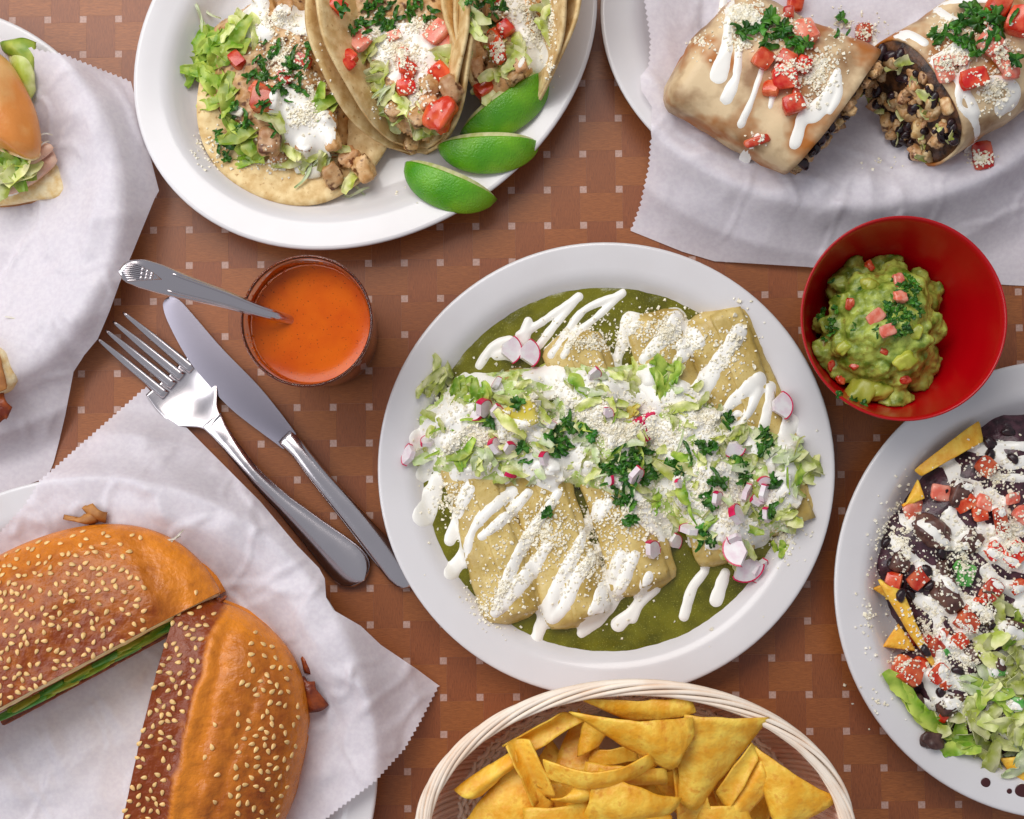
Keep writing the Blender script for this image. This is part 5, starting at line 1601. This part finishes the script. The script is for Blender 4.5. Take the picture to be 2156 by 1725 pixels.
NS = 286
per = np.linspace(0, 2 * math.pi, 721)
pl = np.array([kpt(a, 1) for a in per])
cum = np.concatenate([[0], np.cumsum(np.linalg.norm(np.diff(pl, axis=0), axis=1))])
sa = np.interp(np.arange(NS) / NS * cum[-1], cum, per)
for i, a in enumerate(sa):
    j = R.uniform(-.004, .004)
    V, F = tube([kpt(a + j, t, -2 + (1.5 if i % 2 else -1.5)) for t in np.linspace(0, 1, 6)], 4.6, 6, .9)
    build('stake', V, F, MAT['wicker_pink'], basket)
for r_ in range(8):
    t = .03 + r_ * .041
    n = 380
    pts = [kpt(a, t + .006 * math.sin(3 * a + r_), -7 + (4.5 if r_ % 2 else -4.5) * math.sin(a * 36)) for a in np.linspace(0, 2 * math.pi, n, endpoint=False)]
    P = np.array(pts + pts[:1])
    V, F = tube(P, 5.4, 6, cap=False)
    build('weft', V, F, MAT['wicker'], basket)
# flat outer weave that closes the wall, and the floor
rings = [[kpt(a, t, 3.5) for a in np.linspace(0, 2 * math.pi, 160, endpoint=False)] for t in np.linspace(0, .97, 8)]
V, F = loft(np.array(rings), True, True, False)
V2, F2 = sheet_solid(V, F, 2.0)
build('wall_backing', V2, F2, MAT['wicker_pink'], basket)
V, F = loft(np.array([[kpt(a, 0, -2) * [1, 1, 0] + [0, 0, 2] for a in np.linspace(0, 2 * math.pi, 90, endpoint=False)], [kpt(a, 0, -2) * [1, 1, 0] + [0, 0, 12] for a in np.linspace(0, 2 * math.pi, 90, endpoint=False)]]))
build('basket_floor', V, F, MAT['wicker'], basket)
for s_ in range(11):
    n = 300
    pts = []
    for a in np.linspace(0, 2 * math.pi, n, endpoint=False):
        ph = a * 3 + s_ * 2 * math.pi / 11 + .35 * math.sin(4 * a + s_)
        p = kpt(a, 1, 2 + 12 * math.cos(ph)); p[2] += 4 + 7 * math.sin(ph)
        pts.append(p)
    V, F = tube(np.array(pts + pts[:1]), 4.4, 7, cap=False)
    build('rim_strand', V, F, MAT['wicker'], basket)

CG = 'tortilla chips in the basket'
chips = [
    # label, corners (x, y, z), bend
    ('flat yellow tortilla chip lying farthest back under the basket rim', [(1234, 1474, 225), (1448, 1470, 235), (1462, 1500, 235), (1330, 1516, 215)], (10, 4)),
    ('large tortilla chip with pointed left tip, behind the middle of the basket', [(1212, 1503, 250), (1452, 1514, 268), (1452, 1552, 262), (1408, 1618, 232)], (26, 8)),
    ('big triangular tortilla chip standing right of the middle', [(1444, 1512, 262), (1610, 1520, 258), (1472, 1698, 210), (1432, 1680, 215)], (16, -6)),
    ('triangular tortilla chip lying against the right basket wall', [(1582, 1570, 225), (1760, 1680, 238), (1640, 1745, 190)], (18, 10)),
    ('narrow tortilla chip between the two big right hand chips', [(1582, 1568, 240), (1592, 1604, 236), (1532, 1704, 200), (1512, 1664, 206)], (-6, 8)),
    ('tall tortilla chip wedged upright behind the right wall chip', [(1590, 1580, 215), (1622, 1660, 215), (1560, 1730, 180), (1530, 1690, 190)], (20, 0)),
    ('long arched tortilla chip across the middle of the basket', [(1152, 1600, 255), (1362, 1588, 262), (1368, 1612, 240), (1160, 1638, 232)], (44, 4)),
    ('tortilla chip half hidden under the arched chip', [(1234, 1640, 215), (1240, 1604, 228), (1400, 1616, 232), (1395, 1650, 205)], (12, 10)),
    ('big rounded tortilla chip at the lower middle of the basket', [(1266, 1620, 262), (1428, 1680, 250), (1392, 1718, 240), (1232, 1728, 226)], (24, 16)),
    ('curled tortilla chip standing on its edge at the left', [(1070, 1574, 250), (1114, 1564, 242), (1166, 1676, 225), (1124, 1694, 232)], (-26, 10)),
    ('thin tortilla chip leaning up to the wall behind the curled chip', [(1174, 1510, 228), (1222, 1520, 205), (1126, 1578, 210), (1068, 1572, 216)], (-14, 0)),
    ('folded tortilla chip with a long dark edge along the left wall', [(1080, 1580, 225), (1084, 1612, 215), (1018, 1672, 200), (958, 1662, 212)], (20, 0)),
    ('broad tortilla chip covering the left floor of the basket', [(1080, 1610, 190), (1160, 1690, 200), (1130, 1760, 180), (975, 1740, 170)], (16, 10)),
    ('wavy tortilla chip bridging the left and middle chips', [(1162, 1684, 236), (1210, 1650, 248), (1254, 1642, 246), (1249, 1682, 232)], (18, 8)),
    ('tortilla chip at the bottom edge of the frame, left of the middle', [(1106, 1704, 228), (1240, 1688, 236), (1260, 1760, 215), (1130, 1790, 205)], (16, 8)),
    ('tortilla chip in front of the big rounded chip, bottom of the frame', [(1300, 1740, 245), (1346, 1678, 262), (1408, 1720, 252), (1400, 1790, 225)], (14, 8)),
    ('lowest right tortilla chip at the bottom edge of the frame', [(1470, 1700, 195), (1560, 1690, 200), (1600, 1760, 190), (1480, 1790, 185)], (16, 4)),
    ('tortilla chip between the standing chip and the rounded chip', [(1420, 1620, 215), (1470, 1640, 220), (1500, 1720, 200), (1430, 1740, 205)], (-12, 6)),
    ('small dark tortilla chip deep under the arched chip', [(1160, 1640, 190), (1240, 1650, 200), (1230, 1700, 190), (1150, 1690, 180)], (10, 0)),
    ('brown edged tortilla chip behind the pointed chip', [(1230, 1520, 200), (1290, 1530, 215), (1260, 1570, 195), (1218, 1590, 180)], (8, 0)),
    ('tortilla chip stub behind the thin leaning chip', [(1250, 1580, 180), (1330, 1570, 195), (1340, 1600, 190), (1240, 1610, 175)], (10, 0)),
]
SK = Surf()
for i, (lb, cs, bd) in enumerate(chips):
    mx, my = np.mean([q[0] for q in cs]), np.mean([q[1] for q in cs])
    cs = [(mx + 1.1 * (q[0] - mx), my + 1.1 * (q[1] - my), q[2] + 26) for q in cs]
    V, F = chip_patch(cs, bd, seed=i * 3.1 + 1, thick=3.4, n=14, rag=5, rnd=.02)
    build('tortilla_chip', V, F, MAT['chip'], label=lb, cat='tortilla chip', group=CG)
rk = random.Random(8)
fl = 0
for i in range(40):
    a, q = rk.uniform(0, 6.28), math.sqrt(rk.random()) * .74
    x, y, z = kc[0] + KA * .8 * q * math.cos(a), kc[1] + KB * .76 * q * math.sin(a), rk.uniform(100, 205) if i > 7 else rk.uniform(25, 70)
    r_ = rk.uniform(60, 85); b0 = rk.uniform(0, 6.28); tl = rk.uniform(-.5, .5), rk.uniform(-.5, .5)
    cs = []
    for k in range(3):
        b = b0 + k * 2.09 + rk.uniform(-.2, .2)
        dx, dy = r_ * math.cos(b), r_ * math.sin(b)
        cs.append((x + dx, y + dy, z + tl[0] * dx + tl[1] * dy))
    # the patch builder wants frame positions: project these points
    def proj(p):
        d = RM.T @ (np.array(p) - [0, 0, FOC])
        return (1078 + d[0] / -d[2] * FOC, 862.5 - d[1] / -d[2] * FOC, p[2])
    V, F = chip_patch([proj(p) for p in cs], (rk.uniform(-14, 22), rk.uniform(-6, 8)), seed=i + 50.5, thick=3.4, n=8, rag=4)
    build('tortilla_chip', V, F, MAT['chip'], label='broken tortilla chip buried beneath the top chips in the basket', cat='tortilla chip', group='tortilla chips buried in the basket pile')
# ---------------------------------------------------------------- sesame bun sandwich halves
SU = SF['burger']


def bun_half(label, cen, dirv, a, b, ex, zb, zt, seed, seedfn, bakefn, ridge, nseeds, seedmin=15):
    k = (FOC - zb - 20) / FOC
    c0 = U(cen[0], cen[1], zb + 20); c0[2] = 0
    e = U(cen[0] + dirv[0] * 100, cen[1] + dirv[1] * 100, zb + 20); e[2] = 0
    u = e - c0; u /= np.linalg.norm(u)
    v = np.array([-u[1], u[0], 0])
    # v points away from the cut
    if (v[0] * seedfn[0] - v[1] * seedfn[1]) < 0: v = -v
    a, b = a * k, b * k
    t = thing('bun_sandwich_half', label, 'sandwich', (c0[0], c0[1], 30), 'halves of the sesame bun sandwich')

    def rad(th): return (abs(math.cos(th) / a) ** ex + abs(math.sin(th) / b) ** ex) ** (-1 / ex)

    def zf(x, y):
        th = math.atan2(max(y, 0), x); r = min(math.hypot(x, y) / rad(th), 1.0)
        z = zb + (zt - zb) * max(0, 1 - r ** 2.5) ** .5
        P = Vector((x * .008, y * .008, seed))
        z += (8 * noise.fractal(P, 1, 2, 3) + 3.4 * (.5 - abs(noise.fractal(P * 3.2, 1, 2, 3)))) * min(1, (1 - r) * 6)
        return z + ridge(x, y) * min(1, (1 - r) * 8)

    nr, nt = 46, 84
    V, bake, rows = [], [], []
    for i in range(nr + 1):
        q = 1 - (1 - i / nr) ** 1.6
        for j in range(nt + 1):
            th = math.pi * j / nt
            r = rad(th) * max(q, .004)
            x, y = r * math.cos(th), r * math.sin(th)
            z = zf(x, y)
            V.append(c0 + u * x + v * y + np.array([0, 0, z]))
            bake.append(bakefn(x, y, q))
    # roll the lower edge in
    for j in range(nt + 1):
        th = math.pi * j / nt
        r = rad(th) * .94
        V.append(c0 + u * r * math.cos(th) + v * r * math.sin(th) + np.array([0, 0, zb - 16])); bake.append(.1)
    F = []
    w = nt + 1
    for i in range(nr + 1):
        for j in range(nt):
            F.append([i * w + j, (i + 1) * w + j, (i + 1) * w + j + 1, i * w + j + 1])
    V = np.array(V)
    if np.cross(V[F[500][1]] - V[F[500][0]], V[F[500][2]] - V[F[500][0]])[2] < 0: F = [f[::-1] for f in F]
    top = build('top_bun', V, F, MAT['bun'], t)
    at = top.data.attributes.new('bake', 'FLOAT', 'POINT')
    at.data.foreach_set('value', np.array(bake, dtype=np.float32))
    SU.add(V, F)
    # crumb of the cut face
    xs = np.linspace(-a * .985, a * .985, 50)
    rows = []
    for s_ in np.linspace(0, 1, 9):
        row = []
        for x in xs:
            zt_ = zf(x, 0) - .3
            z = (zb - 14) + (zt_ - zb + 14) * s_
            row.append(c0 + u * x - v * (.4 + 3.2 * (1 + noise.fractal(Vector((x * .04, z * .04, seed + 4)), 1, 2, 3)) * math.sin(math.pi * min(1, s_ * 1.0)) ) + np.array([0, 0, z]))
        rows.append(row)
    Vc, Fc = loft(np.array(rows), False, False, False)
    build('crumb', Vc, Fc, MAT['crumb'], t)
    # lower bun
    rows = []
    for z, f in ((30, .80), (36, .93), (52, .99), (72, 1.0), (84, .97), (86, .9), (86, .02)):
        rows.append([c0 + u * rad(math.pi * j / 60) * f * 1.0 * math.cos(math.pi * j / 60) + v * (rad(math.pi * j / 60) * f * math.sin(math.pi * j / 60) - 2) + np.array([0, 0, z + 3 * noise.noise(Vector((j * .2, z * .1, seed)))]) for j in range(61)])
    Vb, Fb_ = loft(np.array(rows), True, True, False)
    lo = build('bottom_bun', Vb, Fb_, MAT['bun'], t)
    at = lo.data.attributes.new('bake', 'FLOAT', 'POINT')
    at.data.foreach_set('value', np.full(len(Vb), .12, dtype=np.float32))
    # filling between the buns
    rows = []
    for z, f in ((80, .93), (86, .955), (zb - 20, .965), (zb - 8, .93)):
        rows.append([c0 + u * rad(math.pi * j / 60) * f * math.cos(math.pi * j / 60) + v * (rad(math.pi * j / 60) * f * math.sin(math.pi * j / 60) - 3) + np.array([0, 0, z]) for j in range(61)])
    Vb, Fb_ = loft(np.array(rows), True, True, True)
    Vb = Vb + np.stack([4 * fbm(Vb, .03, 3, seed), 4 * fbm(Vb, .03, 3, seed + 2), np.zeros(len(Vb))], 1)
    build('meat_filling', Vb, Fb_, MAT['bacon'], t)
    # sesame seeds
    me = piece('seed', 0, 'seed')
    got, tries = [], 0
    while len(got) < nseeds and tries < 9000:
        tries += 1
        th = rs.uniform(0, math.pi); q = math.sqrt(rs.random()) * .97
        r = rad(th) * q
        x, y = r * math.cos(th), r * math.sin(th)
        if rs.random() > seedfn[2](x / a, y / b, q): continue
        if any((x - g[0]) ** 2 + (y - g[1]) ** 2 < seedmin ** 2 for g in got): continue
        got.append((x, y))
        p = c0 + u * x + v * y + np.array([0, 0, zf(x, y)])
        gx = (zf(x + 6, y) - zf(x - 6, y)) / 12; gy = (zf(x, y + 6) - zf(x, max(y - 6, 0))) / (6 + min(6, y))
        nn = Vector((np.array([0, 0, 1.0]) - u * gx - v * gy)).normalized()
        rot = nn.to_track_quat('Z', 'Y').to_matrix() @ Matrix.Rotation(rs.uniform(0, 6.28), 3, 'Z')
        place('sesame_seed', me, t, p + np.array(nn) * 1.4, rot.to_euler(), rs.uniform(5.8, 7.2))
    return t, c0, u, v, a, b, zf


def ss(x, lo, hi):
    t = min(1, max(0, (x - lo) / (hi - lo)))
    return t * t * (3 - 2 * t)


b1, c1, u1, v1, a1, bb1, zf1 = bun_half('upper left half of the sesame bun sandwich with avocado along its cut', (107, 1437), (-.882, .471), 398, 290, 2.3, 112, 238, 1.0,
    (-.47, -.88, lambda x, y, q: (.06 if x < -.72 and y < .6 else 1.0) * (1 - .45 * ss(y, .55, .95))),
    lambda x, y, q: (.80 - .18 * ss(q, .35, .8) - .42 * ss(q, .7, .99) + .1 * ss(80 - y, 0, 80)) * (1 - .7 * ss(-x, 270, 330)) + .04, lambda x, y: -8 * ss(-x, 272, 290) + 6 * math.exp(-((x + 330 + .4 * y) / 14) ** 2), 400, 11.5)
def ridge2(x, y):
    w = 8 * noise.noise(Vector((x * .02, .5, 3.0)))
    return 13 * math.exp(-((y - 92 - w) / 13) ** 2) + 9 * ss(y, 100, 150) - 6 * math.exp(-((y - 178 + .1 * x + w) / 8) ** 2) - 4 * math.exp(-((y - 128 - .08 * x - w) / 6) ** 2)


def bake2(x, y, q):
    d = y - 90 - 8 * noise.noise(Vector((x * .02, .5, 3.0)))
    if d < 0: return 1.0 - .85 * ss(d, -12, -1)
    return .12 + .40 * ss(d, 18, 70) + .2 * ss(y, 190, 250) - .45 * ss(q, .84, 1.0) + .1 * ss(x, -50, 150)


b2_, c2, u2, v2, a2, bb2, zf2 = bun_half('lower half of the sesame bun sandwich with a bare ridge beside a dark seeded strip', (322, 1552), (-.2209, .9753), 306, 316, 2.5, 112, 238, 4.0,
    (.975, .22, lambda x, y, q: 1.0 if y < .24 else (0.0 if y < .30 else (.02 if y < .6 + .12 * x else .8))),
    bake2, ridge2, 240, 12)


def along(px, py, z): return U(px, py, z)


rb_ = random.Random(17)
# green layer showing below the cut of the upper half
for i in range(30):
    f = i / 29
    x, y = 398 + (30 - 398) * f, 1289 + (1490 - 1289) * f
    off = 7 + 5 * math.sin(i * 1.3)
    p = U(x + off * .45, y + off * .8, 96)
    mt = 'avocado' if i % 3 == 0 else ('lettuce_green' if i % 3 == 1 else 'pepper')
    q = place('avocado_slice' if mt == 'avocado' else 'green_leaf', piece('slab', i % 5, mt), b1, p + [0, 0, rb_.uniform(-6, 6)], (rb_.uniform(.3, .8), rb_.uniform(-.1, .1), math.atan2(u1[1], u1[0]) + rb_.uniform(-.08, .08)), (rb_.uniform(26, 36), rb_.uniform(8, 11), rb_.uniform(10, 14)))
for i in range(16):
    f = i / 15
    x, y = 392 + (20 - 392) * f, 1300 + (1502 - 1300) * f
    place('bacon_edge', piece('slab', i % 5, 'bacon'), b1, U(x + 6, y + 9, 74), (rb_.uniform(-.2, .2), rb_.uniform(-.2, .2), math.atan2(u1[1], u1[0])), (22, 9, 8))
for nm, par, mt, cs, bd in (('bacon_tip', b1, 'bacon', [(440, 1262, 100), (458, 1255, 108), (482, 1254, 116), (462, 1296, 96)], (8, 10)),
                            ('bacon_tip', b2_, 'bacon', [(632, 1422, 104), (664, 1432, 110), (686, 1480, 100), (644, 1500, 96)], (10, 10)),
                            ('bacon_tip', b2_, 'bacon', [(632, 1372, 104), (648, 1376, 106), (660, 1420, 100), (640, 1420, 98)], (6, 6)),
                            ('batter_tip', b1, 'toast', [(136, 1092, 100), (172, 1076, 112), (214, 1074, 118), (216, 1104, 96)], (14, 8)),
                            ('batter_tip', b1, 'toast', [(176, 1072, 110), (196, 1062, 118), (232, 1078, 112), (222, 1100, 100)], (10, 8))):
    V, F = chip_patch(cs, bd, seed=cs[0][0] * .1, thick=10, n=10, rag=14)
    build(nm, V, F, MAT[mt], par)
SU.base = 20
for x, y, rz_ in ((360, 1136, .4), (372, 1130, .9)):
    p = U(x, y, 130)
    place('onion_shred', piece('thin_shred', 1, 'onion'), b1, p, (.2, .2, rz_), 13)
# ---------------------------------------------------------------- pale roll sandwich at the left edge
SL = SF['sandwich']


def pillow(outline, center, z0, zm, z1, n=64, nr=12, pw=2.4, seed=0.0, amp=4.0, und=.9, sharp=False):
    """solid from an outline (frame positions): z0 underside, zm widest, z1 top of the dome"""
    O = UU(outline, zm)[:, :2] if not sharp else UU(outline, zm)[:, :2]
    O = cr(O, n, True)
    c0 = U(center[0], center[1], zm)[:2]
    rings = []
    for k, z in ((.02, z0), (und, z0), (.97, z0 + .35 * (zm - z0))):
        rings.append(np.column_stack([c0 + (O - c0) * k, np.full(n, z)]))
    for i in range(nr + 1):
        k = math.cos(math.pi / 2 * i / nr) if i < nr else .01
        rings.append(np.column_stack([c0 + (O - c0) * k, np.full(n, zm + (z1 - zm) * max(0, 1 - k ** pw) ** (1 / 2.0))]))
    V, F = loft(np.array(rings))
    N = fbm(V, .012, 3, seed)
    V = V + np.stack([N * amp * .5, N * amp * .5, N * amp * np.clip((V[:, 2] - z0) / 20, 0, 1)], 1)
    return V, F


sw = thing('roll_sandwich_half', 'half of a pale roll sandwich with lettuce and sliced meat, upper left edge', 'sandwich', U(-40, 300, 30), 'halves of the pale roll sandwich')
V, F = pillow([(112, 325), (132, 360), (146, 398), (136, 414), (70, 424), (0, 434), (-150, 440), (-240, 400), (-250, 250), (-160, 180), (0, 200), (80, 262)], (-40, 330), 26, 58, 74, pw=8, seed=1, amp=3)
build('bottom_bread', V, F, MAT['crumb'], sw)
V, F = pillow([(140, 404), (138, 416), (70, 427), (0, 438), (-150, 444), (-150, 420), (0, 416), (80, 408)], (20, 424), 26, 40, 52, pw=6, seed=2, amp=3)
build('bottom_crust', V, F, MAT['toast'], sw)
V, F = pillow([(86, 322), (104, 312), (117, 330), (116, 348), (60, 392), (0, 412), (-150, 420), (-200, 330), (-60, 300)], (0, 360), 74, 86, 98, pw=6, seed=3, amp=6)
build('meat_slice', V, F, MAT['meat'], sw); SL.add(V, F)
V, F = pillow([(88, 300), (108, 304), (112, 316), (84, 340), (20, 384), (-60, 400), (-150, 390), (-150, 320), (0, 300)], (-20, 350), 96, 104, 112, pw=6, seed=5, amp=6)
build('meat_slice', V, F, MAT['meat'], sw); SL.add(V, F)
for x, y, n, q, mt in ((10, 350, 5, 22, 'lettuce_green'), (40, 362, 4, 16, 'lettuce'), (5, 375, 4, 16, 'lettuce'), (30, 345, 4, 16, 'lettuce_green')):
    drop('lettuce_shred', 'shred', mt, sw, SL, x, y, 22, n, q, tilt=.5, lift=.3, zg=110)
drizzle('crema', sw, [([(-10, 395), (20, 388), (44, 380)], [26, 22, 10])], SL, 110, hgt=6)
V, F = pillow([(86, 298), (80, 250), (62, 206), (32, 148), (0, 116), (-70, 70), (-180, 70), (-250, 160), (-250, 300), (-120, 318), (0, 312), (55, 332), (78, 334)], (-40, 240), 112, 136, 215, pw=2.6, seed=7, amp=8)
build('top_bun', V, F, MAT['roll'], sw); SL.add(V, F)
V, F = pillow([(84, 318), (80, 332), (56, 337), (0, 320), (-120, 324), (-120, 306), (0, 300), (60, 318)], (-10, 316), 108, 124, 134, pw=5, seed=9, amp=4)
build('cut_crumb', V, F, MAT['crumb'], sw)
for cs, bd, mt in (([(-10, 96, 96), (22, 82, 104), (80, 88, 112), (70, 150, 118)], (12, 10), 'lettuce_green'), ([(10, 104, 100), (80, 90, 112), (77, 190, 100), (72, 230, 78)], (16, 14), 'lettuce')):
    V, F = chip_patch(cs, bd, seed=cs[0][0] + 3.3, thick=2.0, n=14, rag=9)
    build('lettuce_leaf', V, F, MAT[mt], sw)
for x, y, rz_ in ((93, 284, .2), (90, 306, .9)):
    place('onion_shred', piece('thin_shred', 2, 'onion'), sw, U(x, y, 116), (.2, .3, rz_), 11)
sw2 = thing('roll_sandwich_half', 'small corner of the other roll sandwich half with crisp bacon, left edge', 'sandwich', U(-40, 800, 30), 'halves of the pale roll sandwich')
V, F = pillow([(0, 732), (20, 756), (37, 792), (33, 808), (8, 830), (-80, 850), (-200, 820), (-200, 720), (-80, 690)], (-60, 780), 84, 116, 146, pw=6, seed=11, amp=4)
build('bread', V, F, MAT['crumb'], sw2)
V, F = pillow([(-4, 744), (6, 776), (14, 806), (8, 822), (-60, 830), (-120, 760), (-60, 720)], (-50, 780), 142, 150, 156, pw=6, seed=12, amp=4)
build('toasted_top', V, F, MAT['toast'], sw2)
for cs in ([(-30, 826, 120), (8, 826, 126), (28, 858, 120), (14, 884, 112)], [(-40, 850, 110), (10, 850, 118), (20, 880, 108), (-10, 892, 104)]):
    V, F = chip_patch(cs, (8, 8), seed=cs[0][1] * .3, thick=9, n=10, rag=9)
    build('bacon_strip', V, F, MAT['bacon'], sw2)
p = U(45, 676, 30)
q = place('onion_shred', piece('strip', 2, 'onion'), None, [p[0], p[1], SL.h(p[0], p[1]) + 2], (0, 0, -.2), (8, 3, 3))
tag(q, 'single pale cheese shred lying on the left waxed paper', 'cheese')
